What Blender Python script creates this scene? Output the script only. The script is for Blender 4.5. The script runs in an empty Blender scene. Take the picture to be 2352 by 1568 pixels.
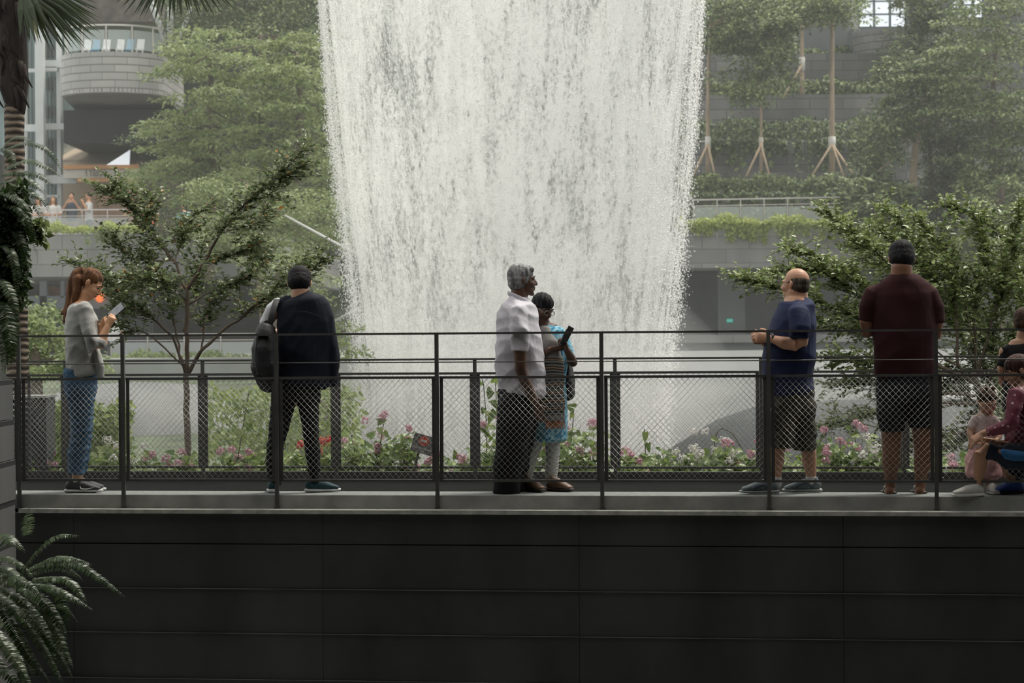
import bpy, math, random
import numpy as np
from mathutils import Vector, Matrix

sc = bpy.context.scene
# ---------------------------------------------------------------- camera
FPX = 5553.0
CZ = 1.20
cam_d = bpy.data.cameras.new('camera'); cam = bpy.data.objects.new('camera', cam_d)
sc.collection.objects.link(cam); sc.camera = cam
cam_d.lens = 85.0; cam_d.sensor_width = 36.0; cam_d.clip_start = 0.5; cam_d.clip_end = 400
CM = (Matrix.Translation((0, 0, CZ)) @ Matrix.Rotation(math.radians(90 - 0.227), 4, 'X')
      @ Matrix.Rotation(math.radians(-0.40), 4, 'Z'))
cam.matrix_world = CM
cam_d.dof.use_dof = True; cam_d.dof.focus_distance = 17.9; cam_d.dof.aperture_fstop = 5.6
# ---------------------------------------------------------------- world, sun, exposure
w = bpy.data.worlds.new('world'); sc.world = w; w.use_nodes = True
nt = w.node_tree; nt.nodes.clear()
wo = nt.nodes.new('ShaderNodeOutputWorld'); wb = nt.nodes.new('ShaderNodeBackground')
wr = nt.nodes.new('ShaderNodeValToRGB'); wt = nt.nodes.new('ShaderNodeTexCoord'); ws = nt.nodes.new('ShaderNodeSeparateXYZ')
wr.color_ramp.elements[0].position = 0.0; wr.color_ramp.elements[0].color = (.55, .58, .58, 1)
wr.color_ramp.elements[1].position = 0.6; wr.color_ramp.elements[1].color = (1, .985, .94, 1)
nt.links.new(wt.outputs['Generated'], ws.inputs[0]); nt.links.new(ws.outputs['Z'], wr.inputs[0])
nt.links.new(wr.outputs[0], wb.inputs[0]); nt.links.new(wb.outputs[0], wo.inputs[0])
wb.inputs[1].default_value = 1.15
sd = bpy.data.lights.new('sun', 'SUN'); sun = bpy.data.objects.new('sun', sd); sc.collection.objects.link(sun)
sd.energy = 2.6; sd.angle = math.radians(14); sd.color = (1.0, .95, .85)
sun.rotation_euler = Vector((.38, .30, 1.0)).to_track_quat('Z', 'Y').to_euler()
vs = sc.view_settings; vs.view_transform = 'Standard'; vs.look = 'None'; vs.exposure = 0.12; vs.gamma = 1.0
vs.use_curve_mapping = False
cy = sc.cycles
cy.max_bounces = 6; cy.diffuse_bounces = 3; cy.glossy_bounces = 2; cy.transmission_bounces = 3
cy.transparent_max_bounces = 10; cy.volume_bounces = 1
cy.use_adaptive_sampling = True; cy.adaptive_threshold = 0.03
cy.use_denoising = True
cy.caustics_reflective = False; cy.caustics_refractive = False

R = random.Random(7)
NR = np.random.default_rng(11)

# ---------------------------------------------------------------- helpers
def P(px, py, d):
    """the place point seen at (px, py) of the 2352x1568 frame at distance d along the view"""
    return CM @ Vector(((px - 1176) / FPX * d, -(py - 784) / FPX * d, -d))
def PX(px, d): return (px - 1176) / FPX * d
def PZ(py, d): return CZ + (762 - py) / FPX * d

def tag(o, label=None, cat=None, group=None, kind=None):
    if label: o['label'] = label
    if cat: o['category'] = cat
    if group: o['group'] = group
    if kind: o['kind'] = kind
    return o
def empty(name, loc, label=None, cat=None, group=None, kind=None):
    o = bpy.data.objects.new(name, None); sc.collection.objects.link(o); o.location = loc
    o.empty_display_size = .1
    return tag(o, label, cat, group, kind)
def link(name, me, m, parent=None, smooth=True):
    o = bpy.data.objects.new(name, me); sc.collection.objects.link(o)
    if m is not None:
        me.materials.clear(); me.materials.append(m)
    if smooth and len(me.polygons):
        me.polygons.foreach_set('use_smooth', [True] * len(me.polygons))
    if parent is not None:
        o.parent = parent; o.matrix_parent_inverse = Matrix.Translation(parent.location).inverted()
    return o

class MB:
    def __init__(s): s.v = []; s.f = []
    def add(s, vs_, fs):
        n = len(s.v); s.v += [tuple(p) for p in vs_]; s.f += [tuple(i + n for i in f) for f in fs]; return s
    def box(s, x0, x1, y0, y1, z0, z1, M=None):
        v = [Vector(p) for p in ((x0,y0,z0),(x1,y0,z0),(x1,y1,z0),(x0,y1,z0),(x0,y0,z1),(x1,y0,z1),(x1,y1,z1),(x0,y1,z1))]
        if M is not None: v = [M @ p for p in v]
        return s.add(v, [(0,3,2,1),(4,5,6,7),(0,1,5,4),(1,2,6,5),(2,3,7,6),(3,0,4,7)])
    def bar(s, A, B, rx, ry=None, n=4, side=None, off=True):
        A = Vector(A); B = Vector(B); ry = rx if ry is None else ry
        t = (B - A).normalized()
        sd_ = Vector(side) if side is not None else (Vector((0,0,1)) if abs(t.z) < .9 else Vector((1,0,0)))
        sd_ = (sd_ - t * sd_.dot(t)).normalized(); w_ = t.cross(sd_)
        vv = []
        for p in (A, B):
            for k in range(n):
                a = 2 * math.pi * (k + .5) / n
                c, s2 = math.cos(a), math.sin(a)
                q = 1.414 if n == 4 else 1
                vv.append(p + sd_ * (c * rx * q) + w_ * (s2 * ry * q))
        f = [(k, (k + 1) % n, n + (k + 1) % n, n + k) for k in range(n)]
        f += [tuple(range(n))[::-1], tuple(range(n, 2 * n))]
        return s.add(vv, f)
    def tube(s, pts, rads, side=(1, 0, 0), n=12, cap=2):
        pts = [Vector(p) for p in pts]
        if not isinstance(rads, (list, tuple)): rads = [rads] * len(pts)
        rads = [(r, r) if not isinstance(r, (list, tuple)) else r for r in rads]
        rings = []
        L = len(pts)
        for i, p in enumerate(pts):
            a = pts[max(i - 1, 0)]; b = pts[min(i + 1, L - 1)]
            t = (b - a)
            t = t.normalized() if t.length > 1e-9 else Vector((0, 0, 1))
            rings.append([p, t, rads[i][0], rads[i][1]])
        out = []
        c0_, c1_ = cap if isinstance(cap, tuple) else (cap, cap); cap = c0_
        if cap:
            p, t, a, b = rings[0]; m = min(a, b)
            if cap == 1: out.append([p - t * m * .12, t, a * .8, b * .8])
            else:
              for k in range(cap):
                an = math.pi / 2 * (1 - (k + .35) / (cap + .35)); out.append([p - t * m * math.sin(an), t, a * math.cos(an), b * math.cos(an)])
        out += rings; cap = c1_
        if cap:
            p, t, a, b = rings[-1]; m = min(a, b)
            if cap == 1: out.append([p + t * m * .12, t, a * .8, b * .8])
            else:
              for k in range(cap - 1, -1, -1):
                an = math.pi / 2 * (1 - (k + .35) / (cap + .35)); out.append([p + t * m * math.sin(an), t, a * math.cos(an), b * math.cos(an)])
        sd0 = Vector(side); vv = []
        for p, t, a, b in out:
            q = sd0 - t * sd0.dot(t)
            if q.length < .15: q = Vector((0, 1, .01)) - t * t.dot(Vector((0, 1, .01)))
            q.normalize(); ww = t.cross(q)
            for k in range(n):
                an = 2 * math.pi * k / n
                vv.append(p + q * (a * math.cos(an)) + ww * (b * math.sin(an)))
        f = []
        for i in range(len(out) - 1):
            for k in range(n):
                f.append((i * n + k, i * n + (k + 1) % n, (i + 1) * n + (k + 1) % n, (i + 1) * n + k))
        f.append(tuple(range(n))[::-1]); f.append(tuple(range((len(out) - 1) * n, len(out) * n)))
        return s.add(vv, f)
    def ell(s, c, r, rot=None, nu=14, nv=9):
        c = Vector(c); r = (r, r, r) if not isinstance(r, (list, tuple)) else r
        vv = [Vector((0, 0, r[2]))]
        for i in range(1, nv):
            a = math.pi * i / nv
            for k in range(nu):
                b = 2 * math.pi * k / nu
                vv.append(Vector((r[0] * math.sin(a) * math.cos(b), r[1] * math.sin(a) * math.sin(b), r[2] * math.cos(a))))
        vv.append(Vector((0, 0, -r[2])))
        f = [(0, 1 + k, 1 + (k + 1) % nu) for k in range(nu)]
        for i in range(nv - 2):
            for k in range(nu):
                a0 = 1 + i * nu; f.append((a0 + k, a0 + nu + k, a0 + nu + (k + 1) % nu, a0 + (k + 1) % nu))
        l = len(vv) - 1; a0 = 1 + (nv - 2) * nu
        f += [(l, a0 + (k + 1) % nu, a0 + k) for k in range(nu)]
        if rot is not None: vv = [rot @ p for p in vv]
        return s.add([p + c for p in vv], f)
    def mesh(s, name):
        me = bpy.data.meshes.new(name); me.from_pydata([tuple(p) for p in s.v], [], s.f); me.update(); return me
    def obj(s, name, m, parent=None, smooth=False): return link(name, s.mesh(name), m, parent, smooth)

def remesh(mb, name, voxel=.006, smooth=4, disp=None, dec=None):
    """weld overlapping volumes into one continuous skin"""
    me = mb.mesh(name); o = bpy.data.objects.new(name, me); sc.collection.objects.link(o)
    r = o.modifiers.new('r', 'REMESH'); r.mode = 'VOXEL'; r.voxel_size = voxel
    if smooth:
        q = o.modifiers.new('s', 'SMOOTH'); q.factor = .5; q.iterations = smooth
    bpy.context.view_layer.update()
    dg = bpy.context.evaluated_depsgraph_get()
    m2 = bpy.data.meshes.new_from_object(o.evaluated_get(dg)); m2.name = name
    bpy.data.objects.remove(o); bpy.data.meshes.remove(me)
    if disp is not None:
        n = len(m2.vertices); co = np.empty(n * 3, 'f'); m2.vertices.foreach_get('co', co); co = co.reshape(-1, 3)
        no = np.empty(n * 3, 'f'); m2.vertices.foreach_get('normal', no); no = no.reshape(-1, 3)
        co = co + no * disp(co)[:, None]
        m2.vertices.foreach_set('co', co.ravel().astype('f')); m2.update()
    return m2

def bez(pts, n=8):
    """Catmull-Rom through the points"""
    pts = [Vector(p) for p in pts]; q = [pts[0] * 2 - pts[1]] + pts + [pts[-1] * 2 - pts[-2]]
    out = []
    for i in range(1, len(q) - 2):
        for k in range(n):
            t = k / n; a, b, c, d = q[i-1], q[i], q[i+1], q[i+2]
            out.append(.5 * ((2*b) + (c-a)*t + (2*a-5*b+4*c-d)*t*t + (3*b-a-3*c+d)*t**3))
    out.append(pts[-1]); return out

# leaf sheets: many small leaves in one mesh
LT = {
 'diamond': (np.array([(0,0,0),(.45,.5,.12),(1,0,0),(.45,-.5,.12)]), [(0,2,1),(0,3,2)]),
 'oval': (np.array([(0,0,0),(.3,.5,.12),(.72,.38,.06),(1,0,-.05),(.72,-.38,.06),(.3,-.5,.12)]), [(0,3,2,1),(0,5,4,3)]),
 'heart': (np.array([(.1,0,0),(-.02,.3,.1),(.2,.52,.14),(.6,.36,.05),(1,0,-.12),(.6,-.36,.05),(.2,-.52,.14),(-.02,-.3,.1)]), [(0,4,3,2,1),(0,7,6,5,4)]),
 'strap': (np.array([(0,.3,0),(0,-.3,0),(.5,-.5,.06),(.5,.5,.06),(1,0,-.1)]), [(0,1,2,3),(3,2,4)]),
}
def leaves(name, pos, d, nrm, L, W, mt, parent=None, shape='oval', rnd=None):
    T, F = LT[shape]
    pos = np.asarray(pos, float); d = np.asarray(d, float); nrm = np.asarray(nrm, float); N = len(pos)
    L = np.broadcast_to(np.asarray(L, float), (N,)); W = np.broadcast_to(np.asarray(W, float), (N,))
    d = d / (np.linalg.norm(d, axis=1, keepdims=True) + 1e-9)
    s = np.cross(nrm, d); s /= (np.linalg.norm(s, axis=1, keepdims=True) + 1e-9); u = np.cross(d, s)
    K = len(T)
    V = pos[:, None] + d[:, None] * (T[None, :, 0:1] * L[:, None, None]) + s[:, None] * (T[None, :, 1:2] * W[:, None, None]) + u[:, None] * (T[None, :, 2:3] * L[:, None, None])
    me = bpy.data.meshes.new(name); me.vertices.add(N * K); me.vertices.foreach_set('co', V.reshape(-1).astype('f'))
    fl = np.concatenate([np.array(f) for f in F]); tot = np.array([len(f) for f in F])
    loops = (fl[None] + (np.arange(N) * K)[:, None]).ravel(); totals = np.tile(tot, N)
    starts = np.concatenate([[0], np.cumsum(totals)[:-1]])
    me.loops.add(len(loops)); me.loops.foreach_set('vertex_index', loops.astype('i'))
    me.polygons.add(len(totals)); me.polygons.foreach_set('loop_start', starts.astype('i'))
    try: me.polygons.foreach_set('loop_total', totals.astype('i'))
    except Exception: pass
    me.update(calc_edges=True)
    at = me.attributes.new('rnd', 'FLOAT', 'FACE')
    rv = NR.random(N) if rnd is None else np.asarray(rnd)
    at.data.foreach_set('value', np.repeat(rv, len(F)).astype('f'))
    return link(name, me, mt, parent, False)

# ---------------------------------------------------------------- materials
MATS = {}
def node(nt_, t, **k):
    n = nt_.nodes.new(t)
    for a, b in k.items(): setattr(n, a, b)
    return n
def mk(name, col, rough=.6, metal=0., var=.12, scale=6., bump=0., bscale=None, stretch=(1, 1, 1), spec=.5, col2=None, sub=0):
    if name in MATS: return MATS[name]
    m = bpy.data.materials.new(name); m.use_nodes = True; t = m.node_tree; L = t.links.new
    b = t.nodes['Principled BSDF']; b.inputs['Roughness'].default_value = rough; b.inputs['Metallic'].default_value = metal
    b.inputs['Specular IOR Level'].default_value = spec
    tc = node(t, 'ShaderNodeTexCoord'); mp = node(t, 'ShaderNodeMapping'); mp.inputs['Scale'].default_value = stretch
    nz = node(t, 'ShaderNodeTexNoise'); nz.inputs['Scale'].default_value = scale; nz.inputs['Detail'].default_value = 4
    L(tc.outputs['Object'], mp.inputs[0]); L(mp.outputs[0], nz.inputs[0])
    cr = node(t, 'ShaderNodeValToRGB'); c = Vector(col[:3]); c2 = Vector(col2[:3]) if col2 else c * (1 + var)
    c1 = c if col2 else c * (1 - var)
    cr.color_ramp.elements[0].position = .32; cr.color_ramp.elements[0].color = (*c1, 1)
    cr.color_ramp.elements[1].position = .68; cr.color_ramp.elements[1].color = (*c2, 1)
    L(nz.outputs[0], cr.inputs[0]); L(cr.outputs[0], b.inputs['Base Color'])
    if bump:
        n2 = node(t, 'ShaderNodeTexNoise'); n2.inputs['Scale'].default_value = bscale or scale * 4; n2.inputs['Detail'].default_value = 3
        L(mp.outputs[0], n2.inputs[0]); bp = node(t, 'ShaderNodeBump'); bp.inputs['Strength'].default_value = bump
        bp.inputs['Distance'].default_value = .02; L(n2.outputs[0], bp.inputs['Height']); L(bp.outputs[0], b.inputs['Normal'])
    if sub:
        b.inputs['Subsurface Weight'].default_value = sub; b.inputs['Subsurface Radius'].default_value = (.02, .008, .004)
    MATS[name] = m; return m
def leafm(name, c0, c1, c2=None, trans=.35, rough=.45, spec=.5, rare=None):
    if name in MATS: return MATS[name]
    m = bpy.data.materials.new(name); m.use_nodes = True; t = m.node_tree; L = t.links.new
    b = t.nodes['Principled BSDF']; b.inputs['Roughness'].default_value = rough; b.inputs['Specular IOR Level'].default_value = spec
    a = node(t, 'ShaderNodeAttribute', attribute_name='rnd'); cr = node(t, 'ShaderNodeValToRGB')
    cr.color_ramp.elements[0].color = (*c0, 1); cr.color_ramp.elements[1].color = (*c1, 1); cr.color_ramp.elements[1].position = .6
    if c2: e = cr.color_ramp.elements.new(.93); e.color = (*c2, 1)
    if rare: e = cr.color_ramp.elements.new(.990); e.color = (*(c2 or c1), 1); e = cr.color_ramp.elements.new(.993); e.color = (*rare, 1)
    L(a.outputs['Fac'], cr.inputs[0]); L(cr.outputs[0], b.inputs['Base Color'])
    tr = node(t, 'ShaderNodeBsdfTranslucent'); mx = node(t, 'ShaderNodeMixShader'); mx.inputs[0].default_value = trans
    hs = node(t, 'ShaderNodeHueSaturation'); hs.inputs['Value'].default_value = 1.25; hs.inputs['Hue'].default_value = .485
    L(cr.outputs[0], hs.inputs['Color']); L(hs.outputs[0], tr.inputs[0])
    L(b.outputs[0], mx.inputs[1]); L(tr.outputs[0], mx.inputs[2]); L(mx.outputs[0], t.nodes['Material Output'].inputs[0])
    MATS[name] = m; return m
def blockm(name, c1, c2, mortar, bw, bh, rough=.7, ms=.012, bump=.3, stain=.25, plane='xz'):
    """courses of stone blocks on an upright wall"""
    if name in MATS: return MATS[name]
    m = bpy.data.materials.new(name); m.use_nodes = True; t = m.node_tree; L = t.links.new
    b = t.nodes['Principled BSDF']; b.inputs['Roughness'].default_value = rough
    tc = node(t, 'ShaderNodeTexCoord'); sp = node(t, 'ShaderNodeSeparateXYZ'); cb = node(t, 'ShaderNodeCombineXYZ')
    L(tc.outputs['Object'], sp.inputs[0])
    if plane == 'xz': L(sp.outputs['X'], cb.inputs['X'])
    elif plane == 'yz': L(sp.outputs['Y'], cb.inputs['X'])
    else:
        ar = node(t, 'ShaderNodeMath', operation='ARCTAN2'); L(sp.outputs['Y'], ar.inputs[0]); L(sp.outputs['X'], ar.inputs[1])
        ml = node(t, 'ShaderNodeMath', operation='MULTIPLY'); ml.inputs[1].default_value = 3.2; L(ar.outputs[0], ml.inputs[0]); L(ml.outputs[0], cb.inputs['X'])
    L(sp.outputs['Z'], cb.inputs['Y'])
    br = node(t, 'ShaderNodeTexBrick'); br.inputs['Color1'].default_value = (*c1, 1); br.inputs['Color2'].default_value = (*c2, 1)
    br.inputs['Mortar'].default_value = (*mortar, 1); br.inputs['Scale'].default_value = 1; br.inputs['Mortar Size'].default_value = ms
    br.inputs['Brick Width'].default_value = bw; br.inputs['Row Height'].default_value = bh; L(cb.outputs[0], br.inputs[0])
    nz = node(t, 'ShaderNodeTexNoise'); nz.inputs['Scale'].default_value = .9; nz.inputs['Detail'].default_value = 6
    mpn = node(t, 'ShaderNodeMapping'); mpn.inputs['Scale'].default_value = (1, 1, .35); L(tc.outputs['Object'], mpn.inputs[0]); L(mpn.outputs[0], nz.inputs[0])
    mr = node(t, 'ShaderNodeMapRange'); mr.inputs['From Min'].default_value = .3; mr.inputs['From Max'].default_value = .7
    mr.inputs['To Min'].default_value = 1 - stain; mr.inputs['To Max'].default_value = 1 + stain * .6; L(nz.outputs[0], mr.inputs[0])
    vm = node(t, 'ShaderNodeVectorMath', operation='SCALE'); L(br.outputs['Color'], vm.inputs[0]); L(mr.outputs[0], vm.inputs['Scale'])
    L(vm.outputs[0], b.inputs['Base Color'])
    bp = node(t, 'ShaderNodeBump'); bp.inputs['Strength'].default_value = bump; bp.inputs['Distance'].default_value = .01; bp.invert = True
    L(br.outputs['Fac'], bp.inputs['Height']); L(bp.outputs[0], b.inputs['Normal'])
    MATS[name] = m; return m

steel = mk('painted_steel', (.10, .098, .092), .42, .25, .15, 9, .05, 60)
wirem = mk('stainless_wire', (.55, .55, .52), .35, 1.0, .06, 30)
deckm = mk('deck_floor_dark', (.010, .0105, .010), .9, 0, .25, 3, .15, 40, (1, 6, 1), .05)
stripm = mk('deck_edge_strip', (.22, .235, .225), .8, 0, .2, 20, .2, 90, (1, 1, 1), .15)
fascm = mk('fascia_concrete', (.32, .32, .305), .6, 0, .22, 5, .12, 60)
ledgem = mk('ledge_stone', (.42, .42, .38), .55, 0, .25, 14, .2, 80)

# ---------------------------------------------------------------- bridge
BO = Vector((0, 17.75, 0)); BU = Vector((.9904, -.1387, 0)); BV = Vector((.1387, .9904, 0))
BM = Matrix(((BU.x, BV.x, 0, BO.x), (BU.y, BV.y, 0, BO.y), (0, 0, 1, 0), (0, 0, 0, 1)))
def B(a, b, z): return BO + BU * a + BV * b + Vector((0, 0, z))
def a_of(px, b):
    t = (px - 1176) / FPX; ox = BO.x + BV.x * b; oy = BO.y + BV.y * b
    return (t * oy - ox) / (BU.x - t * BU.y)
AL, AR = -5.2, 5.2
def structure(name, mb, m, smooth=False):
    o = mb.obj(name, m, None, smooth); o['kind'] = 'structure'; return o

structure('floor', MB().box(AL, AR, .42, 1.95, -.12, 0, BM), deckm)
structure('floor_edge', MB().box(AL, AR, .0, .415, -.0995, .0005, BM), stripm)
structure('trim_1', MB().box(AL, AR, -.02, -.001, -.10, -.001, BM), fascm)
structure('trim_2', MB().box(-3.72, AR, -.16, .3, -.13, -.1005, BM), ledgem)
structure('trim_3', MB().box(AL, AR, 1.95, 2.0, -.3, .06, BM), steel)

def wall_panels(name, zs, m):
    """big dark cladding panels with open horizontal joints"""
    mb = MB()
    xs = [AL]; x = AL
    while x < AR: x += 1.9; xs.append(min(x, AR))
    for (z1, z0), dep in zs:
        for x0, x1 in zip(xs, xs[1:]):
            mb.box(x0 + .0015, x1 - .0015, -.13 + dep, .2, z0, z1, BM)
    mb.box(AL, AR, -.09, .4, -2.2, -.14, BM)
    return structure(name, mb, m)
panelm = mk('dark_cladding', (.050, .052, .050), .5, 0, .35, 1.6, .1, 30, (1, 1, .5), .35)
wall_panels('wall_bridge', [((-.131, -.352), 0), ((-.36, -.683), -.006), ((-.690, -1.012), -.012), ((-1.019, -1.352), -.018), ((-1.36, -2.0), -.024)], panelm)

jointm = mk('joint_highlight', (.17, .175, .17), .4, .3, .3, 3)  # pale strips put in as the highlight lines along the panel joints
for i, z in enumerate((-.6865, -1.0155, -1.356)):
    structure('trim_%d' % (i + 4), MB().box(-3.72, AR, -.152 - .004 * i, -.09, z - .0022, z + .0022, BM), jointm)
def railing(name, label, b, posts, ztop, zmid, full, a0, a1):
    root = empty(name, B(0, b, 0), label, 'railing')
    MB().bar(B(a0, b, ztop - .008), B(a1, b, ztop - .008), .008, .02).obj('top_rail', steel, root)
    if full: MB().bar(B(a0, b, zmid), B(a1, b, zmid), .0045, n=8).obj('middle_rail', steel, root, True)
    zb = -.085 if full else -.06
    fb = b - .026 if full else b
    for a in posts:
        m = MB().bar(B(a, fb, zb), B(a, fb, ztop - .014), .014, .012 if full else .012, side=BU)
        if full:
            m.box(a - .02, a + .02, -.038, -.014, -.10, -.088, BM)
        m.obj('post', steel, root)
    zt, z0 = .868, .108
    al = [a0] + list(posts) + [a1]
    for i in range(len(al) - 1):
        p0 = al[i] + .0155 if i else al[i]; p1 = al[i + 1] - .0155
        fr = MB()
        fr.bar(B(p0, b, zt), B(p1, b, zt), .0095, .013); fr.bar(B(p0, b, z0), B(p1, b, z0), .009, .013)
        for q in (p0 + .013, p1 - .013):
            fr.bar(B(q, b, z0 + .009), B(q, b, zt - .0095), .013, .004, side=BU)
        k = p0 + .2
        while k < p1 - .1:
            fr.bar(B(k, b - .013, zt - .003), B(k, b - .018, zt - .003), .006, n=8)
            fr.bar(B(k, b - .013, z0 + .002), B(k, b - .018, z0 + .002), .006, n=8); k += .36
        f = fr.obj('mesh_frame', steel, root)
        wm = MB(); x0, x1, y0, y1 = p0 + .026, p1 - .026, z0 + .007, zt - .0075
        pitch = .0445; sl = 1.06; H = y1 - y0; off = R.random() * pitch
        for sgn in (1, -1):
            k = x0 - H / sl + off
            while k < x1:
                pa, pb = (k, y0), (k + H / sl, y1)
                if pa[0] < x0: pa = (x0, y0 + (x0 - pa[0]) * sl)
                if pb[0] > x1: pb = (x1, y1 - (pb[0] - x1) * sl)
                if pb[0] - pa[0] > .01:
                    if sgn < 0:
                        pa = (x0 + x1 - pa[0], pa[1]); pb = (x0 + x1 - pb[0], pb[1])
                    bb = b + .0015 * sgn
                    wm.bar(B(pa[0], bb, pa[1]), B(pb[0], bb, pb[1]), .0011, n=5)
                k += pitch
        wm.obj('wire_mesh', wirem, f, True)
    return root
FP = [a_of(x, 0) for x in (45, 284, 636, 1004, 1382, 1765, 2149, 2545)]
BP = [a_of(x, 1.72) for x in (-160, 150, 465, 770, 1090, 1412, 1747, 2075, 2410)]
railing('front_railing', 'tall dark steel railing with wire mesh panels along the near edge of the walkway', 0.0, FP, 1.2, .981, True, -4.3, AR)
railing('back_railing', 'lower dark railing with wire mesh behind the people, in front of the flower bed', 1.72, BP, .99, .9, False, -4.3, AR)
# ---------------------------------------------------------------- unseen gallery, roof and walls added to block light from the foreground
gal = mk('unseen_gallery', (.22, .22, .21), .8, 0, .15, 2)
structure('floor_gallery', MB().box(-9, 9, -14, 17.45, -2.3, -2.1), gal)
structure('ceiling_blocker', MB().box(-9, 9, -14, 15.0, 4.2, 4.5), gal)
structure('wall_blocker_rear', MB().box(-9, 9, -14.3, -14, -2.3, 4.5), gal)
structure('wall_blocker_right', MB().box(8.6, 9, -14, 17, -2.3, 4.2), gal)
structure('wall_blocker_left', MB().box(-9, -8.6, -14, 16.4, -2.3, 4.2), gal)
stonem = blockm('left_stone_blocks', (.075, .076, .074), (.095, .096, .092), (.006, .006, .006), 1.4, .288, .75, .018, .6, .35)
def LW(px): return PX(px, 17.3)
mbw = MB()
for k in range(9):
    z1 = PZ(868 - 0, 16.5) - k * .288; jut = (.004, .0, .008, .002, .006)[k % 5]
    mbw.box(-9, LW(24) + jut + (.012 if k else 0), 16.4, 17.35, z1 - .282, z1)
mbw.box(-9, LW(18), 16.42, 17.3, -2.3, PZ(868, 16.5))
structure('wall_left', mbw, stonem)
structure('wall_left_upper', MB().box(-9, LW(14), 16.6, 17.3, PZ(868, 16.5), PZ(330, 16.5)), mk('upper_stone', (.06, .062, .058), .8, 0, .3, 5, .3))

# ---------------------------------------------------------------- far architecture
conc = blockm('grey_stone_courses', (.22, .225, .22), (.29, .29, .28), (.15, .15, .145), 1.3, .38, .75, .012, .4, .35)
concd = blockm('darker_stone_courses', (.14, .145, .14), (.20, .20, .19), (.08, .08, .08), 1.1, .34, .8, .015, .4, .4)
darkm = mk('recess_shade', (.008, .009, .011), .7, 0, .2, 1)  # near-black colour stands in for the shade inside the recesses
greym = mk('grey_panel', (.16, .175, .18), .6, 0, .1, 1.2)
palem = mk('pale_steel', (.62, .65, .64), .45, 0, .06, 2)
glassm = mk('tower_glass', (.20, .27, .27), .18, .15, .35, .8, 0, None, (3, 3, .6))
basinm = mk('basin_stone', (.17, .18, .175), .5, 0, .1, .7)
basind = mk('basin_shadow', (.045, .05, .052), .6, 0, .25, 1.4, .1)
def wb(name, px0, px1, py0, py1, d, th, m, smooth=False):
    """upright slab seen between the given frame columns and rows at distance d"""
    return structure(name, MB().box(PX(px0, d), PX(px1, d), d, d + th, PZ(py1, d), PZ(py0, d)), m)
# right side: beam over the dark passage, columns, ledge
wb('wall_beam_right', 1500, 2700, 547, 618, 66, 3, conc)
wb('wall_passage_right', 1480, 2700, 560, 860, 76, .6, greym)
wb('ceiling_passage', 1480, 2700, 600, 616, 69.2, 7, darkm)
for i, (x0, x1, dd) in enumerate(((1655, 1712, 73), (1790, 1850, 74), (1560, 1580, 74.5))):
    wb('column_%d' % (i + 1), x0, x1, 616, 790, dd, .9, mk('column_grey', (.23, .25, .25), .6, 0, .1, 1) if i == 0 else greym)
wb('trim_ledge_right', 1480, 2700, 772, 790, 64, .8, conc)
wb('wall_low_right', 1480, 2700, 790, 900, 64.3, .6, greym)
# stepped planted terraces on the right hillside (wall face, then planter behind its top)
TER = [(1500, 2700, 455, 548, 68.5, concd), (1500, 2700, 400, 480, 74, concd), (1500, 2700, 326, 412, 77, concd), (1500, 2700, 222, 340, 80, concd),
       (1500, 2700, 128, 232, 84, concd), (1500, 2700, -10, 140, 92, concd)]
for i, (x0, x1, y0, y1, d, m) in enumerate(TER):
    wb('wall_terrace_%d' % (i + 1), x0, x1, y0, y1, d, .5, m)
structure('wall_hillside', MB().box(-24, 24, 100, 101, -12, 24), mk('hillside_green', (.03, .045, .02), .9, 0, .5, 1.5, .5, 4))
# left: ground slab and lobby
wb('wall_slab_left', -300, 640, 532, 628, 63, 23, conc)
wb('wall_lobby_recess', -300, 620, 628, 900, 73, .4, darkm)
wb('wall_lobby_back', 100, 420, 318, 532, 84, .4, mk('lobby_beige', (.42, .34, .26), .6, 0, .12, 2))
wb('wall_recess_top', 150, 470, 246, 321, 76, 8, darkm)  # solid dark box in place of the shaded hollow under the balcony
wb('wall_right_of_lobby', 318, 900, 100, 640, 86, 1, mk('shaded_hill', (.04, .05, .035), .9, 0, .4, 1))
t = empty('lobby_front', (PX(230, 76), 76, PZ(530, 76)), 'warm lit lobby front of glass and timber bands behind the far terrace', 'shopfront')
wood = mk('orange_timber', (.55, .27, .10), .5, 0, .15, 2, 0, None, (1, 1, 8))
def fr(px0, px1, py0, py1, d, th): return MB().box(PX(px0, d), PX(px1, d), d, d + th, PZ(py1, d), PZ(py0, d))
fr(148, 322, 372, 381, 77, .2).obj('timber_band', wood, t); fr(180, 318, 402, 411, 77, .2).obj('timber_band', wood, t)
fr(148, 322, 381, 402, 77.1, .15).obj('sign_panel', mk('warm_grey', (.55, .52, .46), .5, 0, .05, 1), t)
fr(190, 330, 425, 520, 77.3, .15).obj('lower_panel', mk('brown_panel', (.25, .15, .09), .5, 0, .3, 3), t)
a0, d0 = PZ(372, 80), 80
mbx = MB(); mbx.add([(PX(148, 84), 83.9, PZ(322, 84)), (PX(318, 84), 83.9, PZ(325, 84)), (PX(318, 77.2), 77.2, PZ(372, 77.2)), (PX(148, 77.2), 77.2, PZ(372, 77.2)),
  (PX(148, 84), 84.1, PZ(318, 84)), (PX(318, 84), 84.1, PZ(321, 84)), (PX(318, 77.4), 77.4, PZ(369, 77.4)), (PX(148, 77.4), 77.4, PZ(369, 77.4))],
  [(0,1,2,3),(7,6,5,4),(0,4,5,1),(1,5,6,2),(2,6,7,3),(3,7,4,0)])
mbx.obj('sloped_soffit', mk('tan_soffit', (.50, .40, .30), .6, 0, .08, 3), t)
skm = bpy.data.materials.new('lit_rooflight'); skm.use_nodes = True
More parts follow.
